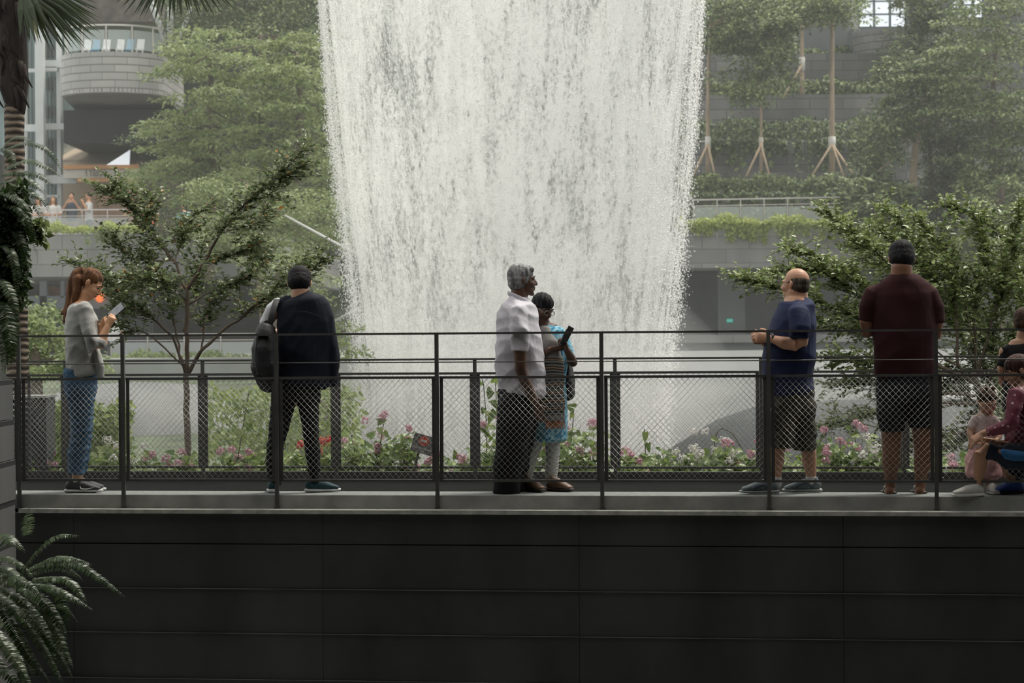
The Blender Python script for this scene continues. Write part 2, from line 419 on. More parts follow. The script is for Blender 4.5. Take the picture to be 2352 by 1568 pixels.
pb = skm.node_tree.nodes['Principled BSDF']; pb.inputs['Emission Color'].default_value = (.9, .95, 1, 1); pb.inputs['Emission Strength'].default_value = .55; pb.inputs['Base Color'].default_value = (.6, .6, .6, 1)
MB().add([(PX(248, 76.9), 76.9, PZ(372, 76.9)), (PX(300, 76.9), 76.9, PZ(372, 76.9)), (PX(302, 76.9), 76.9, PZ(338, 76.9)), (PX(248, 76.95), 77.0, PZ(372, 76.9)), (PX(300, 76.95), 77.0, PZ(372, 76.9)), (PX(302, 76.95), 77.0, PZ(338, 76.9))],
         [(0,1,2),(5,4,3),(0,3,4,1),(1,4,5,2),(2,5,3,0)]).obj('rooflight', skm, t)
wb('lobby_light_fill_wall', 148, 322, 411, 530, 79, .1, mk('lobby_cream', (.48, .38, .28), .6, 0, .1, 1)).name = 'wall_lobby_inner'
def text(name, s, loc, size, m, rot, ext=.01, label=None, cat=None, parent=None, sp=1.0):
    cu = bpy.data.curves.new(name, 'FONT'); cu.body = s; cu.size = size; cu.extrude = ext; cu.align_x = 'CENTER'; cu.align_y = 'CENTER'; cu.space_character = sp
    cu.materials.append(m); o_ = bpy.data.objects.new(name, cu); sc.collection.objects.link(o_); bpy.context.view_layer.update()
    me_ = bpy.data.meshes.new_from_object(o_.evaluated_get(bpy.context.evaluated_depsgraph_get())); bpy.data.objects.remove(o_)
    o = bpy.data.objects.new(name, me_); sc.collection.objects.link(o); o.location = loc; o.rotation_euler = rot
    if parent is not None: o.parent = parent; o.matrix_parent_inverse = Matrix.Translation(parent.location).inverted()
    return tag(o, label, cat)
text('lettering', 'LOBBY F', (PX(222, 76.8), 76.8, PZ(391, 76.8)), .27, mk('grey_letters', (.07, .06, .05), .5), (math.radians(90), 0, math.pi), .02, parent=t).scale = (.66, 1.15, 1)
# curved balcony
bc = Vector((PX(268, 75), 75, 0)); br_ = 1.62
t = empty('curved_balcony', (bc.x, bc.y, PZ(250, 72)), 'round grey stone clad balcony with a glass balustrade high beside the glass tower', 'balcony')
def arcwall(c, r0, r1, z0, z1, a0, a1, n=48, taper=0.):
    mb = MB(); v = []
    for i in range(n + 1):
        a = a0 + (a1 - a0) * i / n; cs, sn = math.cos(a), math.sin(a)
        for r, z in ((r1, z1), (r0, z1), (r0 - taper, z0), (r1 - taper, z0)): v.append((r * cs, r * sn, z))
    f = []
    for i in range(n):
        for k in range(4): f.append((i * 4 + k, i * 4 + (k + 1) % 4, (i + 1) * 4 + (k + 1) % 4, (i + 1) * 4 + k))
    f += [(0, 1, 2, 3), (n * 4 + 3, n * 4 + 2, n * 4 + 1, n * 4)]
    return mb.add([Vector(p) + c for p in v], f)
def local(mb, loc): mb.v = [tuple(Vector(p) - Vector(loc)) for p in mb.v]; return mb
balm = blockm('balcony_stone', (.36, .355, .34), (.46, .45, .43), (.19, .19, .18), 1.5, .235, .7, .02, .5, .2, 'cyl')
zb0, zb1 = PZ(205, 73.4), PZ(112, 73.4)
o = local(arcwall(bc, br_, br_ - .25, zb0, zb1, -math.pi, 0), bc).obj('parapet', balm, None); o.location = bc; o.parent = t; o.matrix_parent_inverse = Matrix.Translation(t.location).inverted()
mb = MB(); n = 40; v = [(bc.x + br_ * math.cos(a), bc.y + br_ * math.sin(a), zb0 + .01) for a in [-math.pi + math.pi * i / n for i in range(n + 1)]]
v += [(bc.x + br_, 79, zb0 - .35), (bc.x - br_, 79, zb0 - .35)]; v2 = [(x, y, z + .15) for x, y, z in v]; k = len(v)
mb.add(v + v2, [tuple(range(k)), tuple(range(2 * k - 1, k - 1, -1))] + [(i, (i + 1) % k, k + (i + 1) % k, k + i) for i in range(k)])
mb.obj('soffit', mk('soffit_grey', (.20, .19, .175), .7, 0, .1, 2), t)
MB().box(bc.x - br_, bc.x + br_ - .02, 75, 79, zb0, zb1).obj('flank', balm, t)
gl = mk('clear_glass', (.7, .78, .76), .1); 
def glassy(name, a=.25, col=(.75, .82, .8)):
    if name in MATS: return MATS[name]
    m = bpy.data.materials.new(name); m.use_nodes = True; tt = m.node_tree; p = tt.nodes['Principled BSDF']
    p.inputs['Base Color'].default_value = (*col, 1); p.inputs['Roughness'].default_value = .12; p.inputs['Alpha'].default_value = a
    MATS[name] = m; return m
gls = glassy('balustrade_glass', .28)
railm = mk('handrail_steel', (.62, .58, .54), .35, .5, .05, 2)
zr = PZ(52, 73.4)
for j in range(6):
    a = -math.pi + math.pi * j / 6 + .03
    arcwall(bc, br_ - .1, br_ - .115, zb1 + .08, zr - .12, a, a + math.pi / 6 - .06, 8).obj('glass_panel', gls, t)
    q = bc + Vector(((br_ - .1) * math.cos(a - .03), (br_ - .1) * math.sin(a - .03), 0))
    MB().bar(q + Vector((0, 0, zb1)), q + Vector((0, 0, zr)), .025, n=6).obj('baluster', railm, t)
arcwall(bc, br_ - .06, br_ - .12, zr, zr + .05, -math.pi, 0).obj('handrail', railm, t)
# things on the balcony
for i, (px, c, lb_) in enumerate(((206, (.78, .8, .8), 'white chair at the left end of the high balcony'), (226, (.10, .33, .52), 'blue chair on the high balcony, second from its left end'), (250, (.78, .8, .8), 'white chair near the middle of the high balcony'), (282, (.80, .80, .78), 'off-white chair right of the middle of the high balcony'), (304, (.12, .36, .55), 'blue chair behind the right baluster of the high balcony'), (328, (.78, .78, .76), 'white chair at the right end of the high balcony'))):
    x = PX(px, 75.2); q0 = Vector((x, 75.0, zb1)); t2 = empty('chair', q0, lb_, 'chair', 'chairs on the high balcony'); m_ = mk('chair_paint_%d' % (i % 2 if i not in (1, 4) else 9), c, .6)
    MB().box(x - .11, x + .11, 74.9, 75.12, zb1 + .22, zb1 + .26).obj('seat', m_, t2)
    MB().bar((x, 75.12, zb1 + .24), (x + .02, 75.24, zb1 + .58), .11, .02, side=(1, 0, 0)).obj('backrest', m_, t2)
    for sx in (-1, 1):
        for yy in (74.92, 75.10): MB().bar((x + .095 * sx, yy, zb1), (x + .09 * sx, yy, zb1 + .23), .012).obj('leg', m_, t2)
# glass lift tower
t = empty('glass_tower', (PX(95, 78), 78, PZ(530, 78)), 'tall glazed lift tower framed by pale steel columns behind the palm trunk', 'tower')
fr(-60, 150, -40, 525, 80, 3).obj('glazing', glassm, t)
for x0, x1, dd in ((85, 104, 77), (134, 143, 78), (57, 62, 78.4), (30, 36, 78.6)): fr(x0, x1, -60, 545, dd, .35).obj('column', palem, t)
for x0, x1, y0, y1 in ((100, 174, 131, 148), (40, 88, 278, 294), (104, 160, 276, 290), (104, 136, 146, 156), (150, 158, 212, 220), (100, 178, 395, 414), (40, 88, 150, 158), (104, 136, 440, 446)): fr(x0, x1, y0, y1, 77.5, .3).obj('cross_beam', palem, t)
for x in (112, 120, 128, 48, 68, 76): fr(x, x + 2, -40, 525, 79.5, .1).obj('mullion', mk('dark_mullion', (.08, .11, .11), .4), t)
for i, y in enumerate((40, 95, 170, 235, 310, 370, 460)): fr(104, 134, y, y + 26, 79.6, .25).obj('landing', mk('landing_dark', (.10, .12, .12), .5), t)
# slanting pale roof struts
t = empty('roof_strut', P(400, 130, 80), 'pair of pale steel struts forking upward behind the high balcony', 'strut')
for (xa, ya, xb, yb, r) in ((388, 118, 338, -20, .13), (390, 118, 392, -30, .16), (396, 118, 440, 20, .10)):
    MB().bar(P(xa, ya, 80), P(xb, yb, 78), r, r * .6, n=10).obj('strut_leg', palem, t, True)
wb('wall_upper_left', 178, 380, -60, 45, 84, .5, mk('brown_grey_rock', (.13, .115, .10), .9, 0, .35, 3, .5, 8))
# lower left facade under the slab: pale frame with dark openings
t = empty('lower_facade', (PX(200, 68), 68, PZ(780, 68)), 'pale blue-grey framed shopfront in the shade under the far stone slab', 'facade')
for q in ((55, 330, 672, 702), (92, 108, 628, 800), (140, 148, 628, 676), (30, 60, 628, 800)): fr(q[0], q[1], q[2], q[3], 68, .3).obj('frame', mk('blue_grey_frame', (.40, .46, .50), .5, 0, .05, 1), t)
fr(110, 330, 650, 670, 69, .2).obj('shop_band', mk('orange_display', (.35, .14, .06), .6, 0, .5, 5), t)
fr(108, 350, 702, 800, 70, .2).obj('shutter', mk('grey_shutter', (.10, .115, .12), .6, 0, .3, 4, 0, None, (6, 1, .2)), t)
emo = bpy.data.materials.new('orange_sign_glow'); emo.use_nodes = True
pb = emo.node_tree.nodes['Principled BSDF']; pb.inputs['Base Color'].default_value = (.8, .2, .05, 1); pb.inputs['Emission Color'].default_value = (1, .22, .05, 1); pb.inputs['Emission Strength'].default_value = .8
o = MB().ell((0, 0, 0), (.14, .1, .2), nu=12, nv=8).obj('hanging_lamp', emo, None, True); o.location = P(229, 678, 67.93); tag(o, 'small glowing orange lamp in the shaded shop beside the young woman\'s face', 'lamp')
# glass balustrades
def balustrade(name, label, px0, px1, pyt, pyb, d, step, m=railm, gm=gls, th=3, slope=0):
    r = empty(name, (PX((px0 + px1) / 2, d), d, PZ(pyb, d)), label, 'balustrade')
    r_ = .5 * th / FPX * d
    MB().bar((PX(px0, d), d, PZ(pyt + slope, d)), (PX(px1, d), d, PZ(pyt - slope, d)), r_).obj('handrail', m, r)
    MB().bar((PX(px0, d), d, PZ(pyt + slope + 14, d)), (PX(px1, d), d, PZ(pyt - slope + 14, d)), r_ * .6).obj('middle_rail', m, r)
    x = px0; 
    while x <= px1:
        MB().bar((PX(x, d), d, PZ(pyb, d)), (PX(x, d), d, PZ(pyt, d)), r_ * .7).obj('post', m, r)
        if x + step <= px1 + 1: MB().box(PX(x + 2, d), PX(x + step - 2, d), d - .01, d + .01, PZ(pyb - 3, d), PZ(pyt + 18, d)).obj('glass_panel', gm, r)
        x += step
    return r
balustrade('balustrade', 'glass balustrade on the far left terrace with people leaning on it', 75, 330, 475, 565, 72.5, 58)
balustrade('balustrade', 'long slim balustrade above yellow-green creepers on the far right terrace', 1595, 1931, 460, 547, 66.3, 54, slope=2)
balustrade('balustrade', 'pale glass balustrade on the lower left plaza under the stone slab', 255, 760, 762, 812, 58, 84, gm=glassy('plaza_glass', .4, (.62, .66, .66)))
# exit sign
exm = bpy.data.materials.new('exit_green'); exm.use_nodes = True
pb = exm.node_tree.nodes['Principled BSDF']; pb.inputs['Base Color'].default_value = (.05, .5, .4, 1); pb.inputs['Emission Color'].default_value = (.08, .75, .6, 1); pb.inputs['Emission Strength'].default_value = .35
o = MB().box(-.09, .09, -.02, .02, -.05, .05).obj('exit_sign', exm); o.location = P(1676, 736, 72.985); tag(o, 'tiny green lit exit sign on the grey column right of the waterfall', 'sign')
text('exit_lettering', 'EXIT', o.location + Vector((0, -.025, 0)), .07, mk('exit_white', (.8, .9, .85), .5), (math.radians(90), 0, 0), .002, parent=o)
# stone basins round the foot of the waterfall
def bowl(name, c, prof, m, a0=math.pi, a1=2 * math.pi, n=64):
    mb = MB(); K = len(prof); v = []
    for i in range(n + 1):
        a = a0 + (a1 - a0) * i / n
        v += [(c[0] + r * math.cos(a), c[1] + r * math.sin(a), z) for r, z in prof]
    f = [(i * K + k, (i + 1) * K + k, (i + 1) * K + k + 1, i * K + k + 1) for i in range(n) for k in range(K - 1)]
    o = mb.add(v, f).obj(name, m, None, True); o['kind'] = 'structure'; return o
bowl('ground_basin', (7.6, 51, 0), [(.01, .72), (5.2, .74), (5.8, .66), (9.2, -1.0), (9.4, -4)], basinm, 0, 2 * math.pi)
bowl('ground_shadow_mound', (6.4, 38, 0), [(.01, .1), (1.6, .06), (2.6, -.02), (3.2, -.22), (3.9, -.65), (4.4, -1.5), (4.5, -4)], basind, 0, 2 * math.pi)  # dark mound put in for the broad shadow in front of the basin
bowl('ground_mound', (-5.9, 38, 0), [(.01, .46), (1.0, .40), (2.2, -.15), (2.5, -.8), (2.6, -4)], mk('paving_grey', (.23, .235, .23), .6, 0, .12, 1.5, .1), 0, 2 * math.pi)
structure('ground', MB().box(-30, 30, 20.6, 99, -4.4, -4.0), mk('ground_grey', (.25, .26, .25), .7, 0, .2, .6))
structure('ground_lawn', MB().add([(-30, 30, PZ(1075, 30)), (-3.2, 30, PZ(1075, 30)), (-3.2, 57, PZ(838, 57)), (-30, 57, PZ(838, 57)), (-30, 30, -4.2), (-3.2, 30, -4.2), (-3.2, 57, -4.2), (-30, 57, -4.2)], [(0,1,2,3),(7,6,5,4),(0,4,5,1),(1,5,6,2),(2,6,7,3),(3,7,4,0)]), mk('lawn_grey_green', (.10, .125, .075), .9, 0, .4, 1.5, .4, 9))
structure('ground_plaza', MB().box(-30, 1, 52, 72, PZ(812, 58) - .6, PZ(812, 58)), mk('plaza_stone', (.33, .34, .33), .7, 0, .15, 1))
structure('ground_planter', MB().box(-5.6, 5.6, 2.05, 6.5, -1.6, -.42, BM), mk('soil', (.03, .024, .018), .95, 0, .4, 8, .5))
# upper right round balcony and sky windows
bc2 = Vector((PX(2085, 88), 88, 0)); rr = PX(2085 - 0, 88) - PX(1960, 88)
o = local(arcwall(bc2, rr, rr - .3, PZ(158, 86), PZ(72, 86), -math.pi, 0, taper=.25), bc2).obj('curved_balcony', blockm('balcony_grey', (.20, .20, .195), (.26, .26, .25), (.11, .11, .11), 1.0, .25, .75, .02, .4, .25, 'cyl')); o.location = bc2
tag(o, 'round dark grey stone balcony high at the upper right, below the bright glazing', 'balcony')
skyg = bpy.data.materials.new('bright_glazing'); skyg.use_nodes = True
pb = skyg.node_tree.nodes['Principled BSDF']; pb.inputs['Emission Color'].default_value = (.88, .95, 1, 1); pb.inputs['Emission Strength'].default_value = .85; pb.inputs['Base Color'].default_value = (.3, .3, .3, 1); pb.inputs['Roughness'].default_value = .2
for nm, (x0, x1, y0, y1), dd in (('window_1', (1976, 2085, -40, 70), 91), ('window_2', (2190, 2262, -30, 50), 91)):
    wdw = fr(x0, x1, y0, y1, dd, .1).obj(nm, skyg); wdw['kind'] = 'structure'
    g = MB(); st = (x1 - x0) / 3
    for k in range(4): g.bar((PX(x0 + k * st, dd - .1), dd - .1, PZ(y1, dd)), (PX(x0 + k * st, dd - .1), dd - .1, PZ(y0, dd)), .04)
    for k in range(3): g.bar((PX(x0, dd - .1), dd - .1, PZ(y1 - 30 * k, dd)), (PX(x1, dd - .1), dd - .1, PZ(y1 - 30 * k, dd)), .03)
    g.obj('window_frame', mk('dark_mullion', (.08, .11, .11), .4), wdw)
wb('wall_balcony_back', 1962, 2215, 72, 165, 88, 1.5, greym)
wb('column_4', 1958, 1976, -60, 72, 88.5, .4, mk('pale_column', (.42, .43, .41), .5, 0, .08, 1))
wb('wall_block_upper', 1800, 1960, -60, 130, 90, .5, greym)
# inclined cable stays beside the waterfall
for (xa, ya, xb, yb, lb) in ((655, 495, 830, 590, 'thin pale cable slanting down toward the waterfall above the small tree'), (760, 742, 830, 705, 'short pale cable slanting up to the waterfall at railing height')):
    a, b2 = P(xa, ya, 52), P(xb, yb, 44); o = local(MB().bar(a, b2, .025, n=6), a).obj('cable', mk('cable_pale', (.5, .5, .48), .5), None, True); o.location = a; tag(o, lb, 'cable')

# ---------------------------------------------------------------- waterfall
WC = Vector((PX(1180, 42), 42, 0))
def wr_(z): return float(np.interp(z, [-4, -1.4, .5, 1.7, 3.2, 4.7, 7, 14], [2.45, 2.55, 2.66, 2.78, 2.96, 3.14, 3.34, 3.9]))
def waterm(name, thr, soft, hi, lo, scale):
    m = bpy.data.materials.new(name); m.use_nodes = True; t = m.node_tree; L = t.links.new
    tc = node(t, 'ShaderNodeTexCoord')
    def nz(sc_, st, det, rough=.6):
        mp = node(t, 'ShaderNodeMapping'); mp.inputs['Scale'].default_value = st; n = node(t, 'ShaderNodeTexNoise')
        n.inputs['Scale'].default_value = sc_; n.inputs['Detail'].default_value = det; n.inputs['Roughness'].default_value = rough
        L(tc.outputs['Object'], mp.inputs[0]); L(mp.outputs[0], n.inputs[0]); return n
    a = nz(scale, (1, 1, .45), 3, .7); b = nz(4.5, (1, 1, .13), 3); c = nz(.9, (1, 1, .5), 2)
    ad = node(t, 'ShaderNodeMath', operation='ADD'); L(a.outputs[0], ad.inputs[0])
    m1 = node(t, 'ShaderNodeMath', operation='MULTIPLY'); m1.inputs[1].default_value = .75; L(b.outputs[0], m1.inputs[0]); L(m1.outputs[0], ad.inputs[1])
    a2 = node(t, 'ShaderNodeMath', operation='ADD'); m2 = node(t, 'ShaderNodeMath', operation='MULTIPLY'); m2.inputs[1].default_value = .5; L(c.outputs[0], m2.inputs[0])
    L(ad.outputs[0], a2.inputs[0]); L(m2.outputs[0], a2.inputs[1])
    mr = node(t, 'ShaderNodeMapRange'); mr.inputs['From Min'].default_value = thr - soft; mr.inputs['From Max'].default_value = thr + soft
    mr.inputs['To Min'].default_value = lo; mr.inputs['To Max'].default_value = hi; L(a2.outputs[0], mr.inputs[0])
    df = node(t, 'ShaderNodeBsdfDiffuse'); df.inputs[0].default_value = (.92, .92, .90, 1)
    tl = node(t, 'ShaderNodeBsdfTranslucent'); tl.inputs[0].default_value = (.95, .95, .93, 1)
    mx = node(t, 'ShaderNodeMixShader'); mx.inputs[0].default_value = .5; L(df.outputs[0], mx.inputs[1]); L(tl.outputs[0], mx.inputs[2])
    tp = node(t, 'ShaderNodeBsdfTransparent'); m3 = node(t, 'ShaderNodeMixShader'); L(mr.outputs[0], m3.inputs[0]); L(tp.outputs[0], m3.inputs[1]); L(mx.outputs[0], m3.inputs[2])
    L(m3.outputs[0], t.nodes['Material Output'].inputs[0]); return m
t = empty('waterfall', (WC.x, WC.y, -4), 'huge white waterfall column pouring from above the frame behind the bridge', 'waterfall')
def shell(name, dr, m, n=96):
    zs = [-4 + 18 * k / 40 for k in range(41)]; v = []; f = []
    for z in zs:
        for i in range(n):
            a = 2 * math.pi * i / n; r = wr_(z) + dr + .05 * math.sin(5 * a + dr * 9) * (1 if dr else .4)
            v.append((WC.x + r * math.cos(a), WC.y + r * math.sin(a), z))
    for k in range(40):
        for i in range(n): f.append((k * n + i, k * n + (i + 1) % n, (k + 1) * n + (i + 1) % n, (k + 1) * n + i))
    return MB().add(v, f).obj(name, m, t, True)
shell('water_curtain', -.04, waterm('water_outer', 1.165, .10, .92, .0, 26))
shell('water_core', -.22, waterm('water_inner', 1.16, .15, .85, .14, 14))
# loose drops around the curtain
def drops():
    N = 90000
    z = -3.5 + 12.5 * NR.random(N); an = math.pi + math.pi * NR.random(N)
    edge = NR.random(N) < .45
    an = np.where(edge, np.where(NR.random(N) < .5, math.pi, 2 * math.pi) + NR.normal(0, .28, N), an)
    r = np.interp(z, [-4, -1.4, .5, 1.7, 3.2, 4.7, 7, 14], [2.45, 2.55, 2.66, 2.78, 2.96, 3.14, 3.34, 3.9])
    spread = .03 + .09 * np.clip((7.5 - z) / 7, 0, 1)
    r = r + np.abs(NR.normal(0, 1, N)) * spread - .03
    c = np.stack([WC.x + r * np.cos(an), WC.y + r * np.sin(an), z], 1)
    s = (.005 + .009 * NR.random(N) ** 2)[:, None]
    T = np.array([(1,0,0),(-.5,.87,0),(-.5,-.87,0),(0,0,1.5),(0,0,-1.2)])
    V = c[:, None] + T[None] * s[:, None]
    F = np.array([(0,1,3),(1,2,3),(2,0,3),(1,0,4),(2,1,4),(0,2,4)])
    me = bpy.data.meshes.new('drops'); me.vertices.add(N * 5); me.vertices.foreach_set('co', V.reshape(-1).astype('f'))
    lp = (F[None] + (np.arange(N) * 5)[:, None, None]).ravel(); me.loops.add(len(lp)); me.loops.foreach_set('vertex_index', lp.astype('i'))
    me.polygons.add(N * 6); me.polygons.foreach_set('loop_start', (np.arange(N * 6) * 3).astype('i')); me.update(calc_edges=True)
    o = link('drops', me, mk('water_drop', (.93, .93, .91), .4, 0, .02, 1), t, False); o['kind'] = 'stuff'
drops()
# mist filling the hall
def mist(name, mesh_mb, dens, label=None):
    m = bpy.data.materials.new(name); m.use_nodes = True; t_ = m.node_tree; t_.nodes.remove(t_.nodes['Principled BSDF'])
    v = node(t_, 'ShaderNodeVolumeScatter'); v.inputs['Density'].default_value = dens; v.inputs['Color'].default_value = (.97, .98, .97, 1); v.inputs['Anisotropy'].default_value = .2
    t_.links.new(v.outputs[0], t_.nodes['Material Output'].inputs['Volume'])
    o = mesh_mb.obj(name, m, None, True); tag(o, label, 'mist', kind='stuff'); return o
for r_, z_, lb_ in ((3.1, 2.3, 'innermost white spray at the foot of the waterfall'), (3.5, 2.9, 'second layer of white spray round the foot of the waterfall'), (3.9, 3.4, 'third layer of soft spray round the foot of the waterfall'), (4.4, 3.9, 'outermost faint spray round the foot of the waterfall')):
    mist('spray', MB().ell((WC.x, WC.y, -1.2), (r_, r_, z_), None, 32, 20), .04, lb_)
MIST = True
if MIST:
    mist('mist', MB().box(-23, 23, 22.5, 62.9, -3.9, 18), .0018, 'thin bright haze of spray hanging in the garden hall beyond the bridge')
# ---------------------------------------------------------------- foliage
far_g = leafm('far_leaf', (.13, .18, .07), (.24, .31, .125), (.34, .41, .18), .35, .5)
far_d = leafm('far_leaf_dark', (.03, .05, .02), (.085, .13, .05), (.30, .38, .16), .3, .5)  # darkened for shaded gaps, rare bright leaves painted as highlights
far_y = leafm('creeper_leaf', (.22, .30, .06), (.38, .46, .12), (.50, .55, .2), .4, .5)
near_l = leafm('near_leaf', (.045, .075, .028), (.13, .185, .07), (.27, .32, .17), .35, .36, .6, rare=(.5, .22, .03))
near_r = leafm('near_leaf_pale', (.08, .125, .04), (.20, .275, .09), (.34, .40, .18), .3, .32, .6)
bark = mk('bark_grey_brown', (.13, .10, .075), .85, 0, .3, 12, .4, 60, (1, 1, .3))
barkp = mk('bark_pale', (.36, .28, .20), .85, 0, .2, 10, .3, 50, (1, 1, .3))
barkd = mk('bark_dark', (.05, .035, .028), .85, 0, .3, 12, .4, 60)

def unit(v): return v / (np.linalg.norm(v, axis=-1, keepdims=True) + 1e-9)
def pad_pts(c, rx, ry, rz, n, droop=.35):
    """leaves of one flat spray of a layered crown"""
    a = NR.random(n) * 2 * math.pi; r = NR.random(n) ** .55
    x = r * np.cos(a); y = r * np.sin(a)
    lob = 1 + .22 * np.sin(a * 5 + NR.random() * 6)
    z = (1 - r ** 2) * rz * .7 - droop * rz * r + NR.normal(0, .28, n) * rz
    p = np.stack([c[0] + x * rx * lob, c[1] + y * ry * lob, c[2] + z], 1)
    d = np.stack([np.cos(a), np.sin(a), -.25 + 0 * a], 1) + NR.normal(0, .55, (n, 3))
    nn = np.stack([.25 * x, .25 * y - .25, np.ones(n)], 1) + NR.normal(0, .38, (n, 3))
    return p, unit(d), unit(nn)
def inpoly(x, y, poly):
    c = False; j = len(poly) - 1
    for i in range(len(poly)):
        if (poly[i][1] > y) != (poly[j][1] > y) and x < (poly[j][0] - poly[i][0]) * (y - poly[i][1]) / (poly[j][1] - poly[i][1]) + poly[i][0]: c = not c
        j = i
    return c
def layered_tree(label, poly, d, mt, trunk, npads, padw=(80, 150), padh=(16, 30), lpx=7.5, per=260, group='tall layered trees on the hillsides', name='layered_tree', dd=2.2, tr=.12, tm=None, droop=.35):
    xs = [p[0] for p in poly]; ys = [p[1] for p in poly]; s = d / FPX
    base = P(trunk[0][0], trunk[0][1], d); t = empty(name, base, label, 'tree', group)
    A, Bq, C = [], [], []; k = 0; tries = 0; cs = []
    while k < npads and tries < 9000:
        tries += 1; x = R.uniform(min(xs), max(xs)); y = R.uniform(min(ys), max(ys))
        if not inpoly(x, y, poly): continue
        if any(abs(x - q[0]) < 34 and abs(y - q[1]) < 11 for q in cs): continue
        cs.append((x, y)); w_ = R.uniform(*padw) / 2 * s; h = R.uniform(*padh) * s; q = P(x, y, d + R.uniform(-dd, dd * .6))
        n = int(per * R.uniform(.7, 1.3)); p, dr, nn = pad_pts(q, w_, w_ * .8, h, n, droop); A.append(p); Bq.append(dr); C.append(nn); k += 1
    p = np.concatenate(A); L = lpx * s * NR.uniform(.6, 1.3, len(p)) * 1.6
    leaves('foliage', p, np.concatenate(Bq), np.concatenate(C), L, L * .5, mt, t, 'diamond')['kind'] = 'stuff'
    mb = MB(); tp = [P(x, y, d) for x, y in trunk]; tp2 = bez(tp, 4)
    mb.tube(tp2, [tr * (1 - .6 * i / len(tp2)) for i in range(len(tp2))], n=8, cap=1)
    for (x, y) in cs[::2]:
        j = min(range(len(tp2)), key=lambda i: abs(i / len(tp2) - min(.95, max(.1, (trunk[0][1] - y - 25) / max(1, trunk[0][1] - trunk[-1][1])))))
        q = P(x, y + 4, d + R.uniform(-dd, dd) * .5); mb.bar(tp2[j], q, tr * .18, n=5)
    mb.obj('trunk', tm or bark, t, True)
    return t
G = 'tall layered trees on the left hillside'
layered_tree('large pale green layered tree nearest to the round grey balcony', [(400, 85), (470, 70), (570, 90), (600, 140), (560, 200), (600, 260), (560, 330), (590, 420), (470, 470), (330, 450), (310, 380), (350, 320), (330, 300), (400, 230), (370, 190), (410, 140)], 58.5, far_g, [(480, 640), (490, 400), (480, 250), (490, 120)], 50, padh=(9, 18), group=G)
layered_tree('bright green layered tree standing close to the left edge of the waterfall', [(620, 100), (700, 80), (745, 130), (750, 230), (790, 300), (800, 420), (700, 470), (600, 440), (590, 330), (640, 260), (600, 190)], 57, far_g, [(690, 650), (680, 420), (690, 250), (680, 120)], 42, padh=(9, 18), group=G)
layered_tree('lower misty green tree in front of the left hillside, above the cables', [(430, 420), (560, 400), (700, 440), (790, 470), (800, 560), (700, 600), (560, 600), (440, 560)], 54, far_g, [(610, 760), (600, 600), (610, 440)], 34, group=G, lpx=6.5)
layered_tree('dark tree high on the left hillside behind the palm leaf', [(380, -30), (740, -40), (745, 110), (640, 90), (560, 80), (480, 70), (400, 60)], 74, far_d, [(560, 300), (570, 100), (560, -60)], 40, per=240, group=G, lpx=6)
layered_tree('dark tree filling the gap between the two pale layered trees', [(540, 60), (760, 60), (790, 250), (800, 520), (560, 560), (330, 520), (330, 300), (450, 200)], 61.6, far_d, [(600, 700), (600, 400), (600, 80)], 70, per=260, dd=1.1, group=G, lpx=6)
layered_tree('pale drooping shrub hanging over the plaza left of the waterfall', [(540, 560), (700, 590), (760, 640), (740, 700), (560, 700)], 50, far_g, [(640, 850), (640, 640), (650, 600)], 14, group=G, lpx=6, per=180)
G = 'tall trees on the right hillside'
layered_tree('tall dark tree beside the sky windows at the upper right', [(2060, -30), (2190, -40), (2200, 120), (2150, 230), (2020, 220), (2070, 100)], 82.4, far_d, [(2110, 480), (2110, 200), (2120, -20)], 34, (70, 120), (18, 34), dd=1.2, group=G, lpx=7)
layered_tree('broad layered tree at the upper right corner', [(2150, 60), (2240, -10), (2352, -30), (2400, 250), (2380, 330), (2230, 300), (2130, 250), (2040, 190), (2130, 110)], 63, leafm('far_leaf_mid', (.045, .075, .028), (.14, .20, .075), (.38, .45, .20), .3, .5), [(2290, 560), (2280, 300), (2290, 60)], 44, (100, 180), (7, 14), group=G, lpx=7)  # rare bright leaf tone paints highlights into the foliage
layered_tree('grey-green forked tree below the round balcony on the right', [(2040, 130), (2130, 150), (2160, 290), (2080, 310), (2030, 400), (1985, 410), (1975, 330), (2030, 240)], 63.5, far_d, [(2097, 640), (2098, 400), (2110, 300), (2130, 230)], 30, (60, 110), (20, 36), group=G, lpx=8, tm=barkp)
layered_tree('layered tree at the right edge above the climbing vine', [(2180, 240), (2300, 220), (2400, 260), (2400, 420), (2230, 440), (2170, 330)], 63.8, MATS['far_leaf_mid'], [(2300, 620), (2300, 420), (2300, 250)], 28, (100, 160), (7, 13), group=G, lpx=7)
layered_tree('dense vine-covered tree low on the right hillside', [(2230, 400), (2330, 380), (2400, 420), (2400, 620), (2200, 620), (2210, 500)], 61, MATS['far_leaf_mid'], [(2300, 760), (2300, 600), (2300, 420)], 40, (50, 90), (18, 34), group=G, lpx=8)
layered_tree('slender tree with a dark crown behind the forked tree on the right', [(2130, 200), (2240, 220), (2230, 420), (2130, 430)], 65.2, far_d, [(2143, 620), (2138, 400), (2130, 250)], 22, (60, 110), (16, 28), dd=.7, group=G, lpx=7, tr=.09)
layered_tree('low dark shrub with hand-shaped leaves left of the forked tree', [(1985, 420), (2090, 430), (2090, 530), (1990, 520)], 62, far_d, [(2040, 620), (2040, 520), (2040, 440)], 22, (50, 90), (16, 28), group=G, lpx=13, per=120)
layered_tree('undergrowth shrub filling the shade at the right below the tall trees', [(2060, 440), (2400, 430), (2400, 640), (2060, 620)], 65.2, far_d, [(2200, 700), (2200, 600), (2200, 480)], 60, (80, 130), (18, 30), dd=.7, group=G, lpx=8)
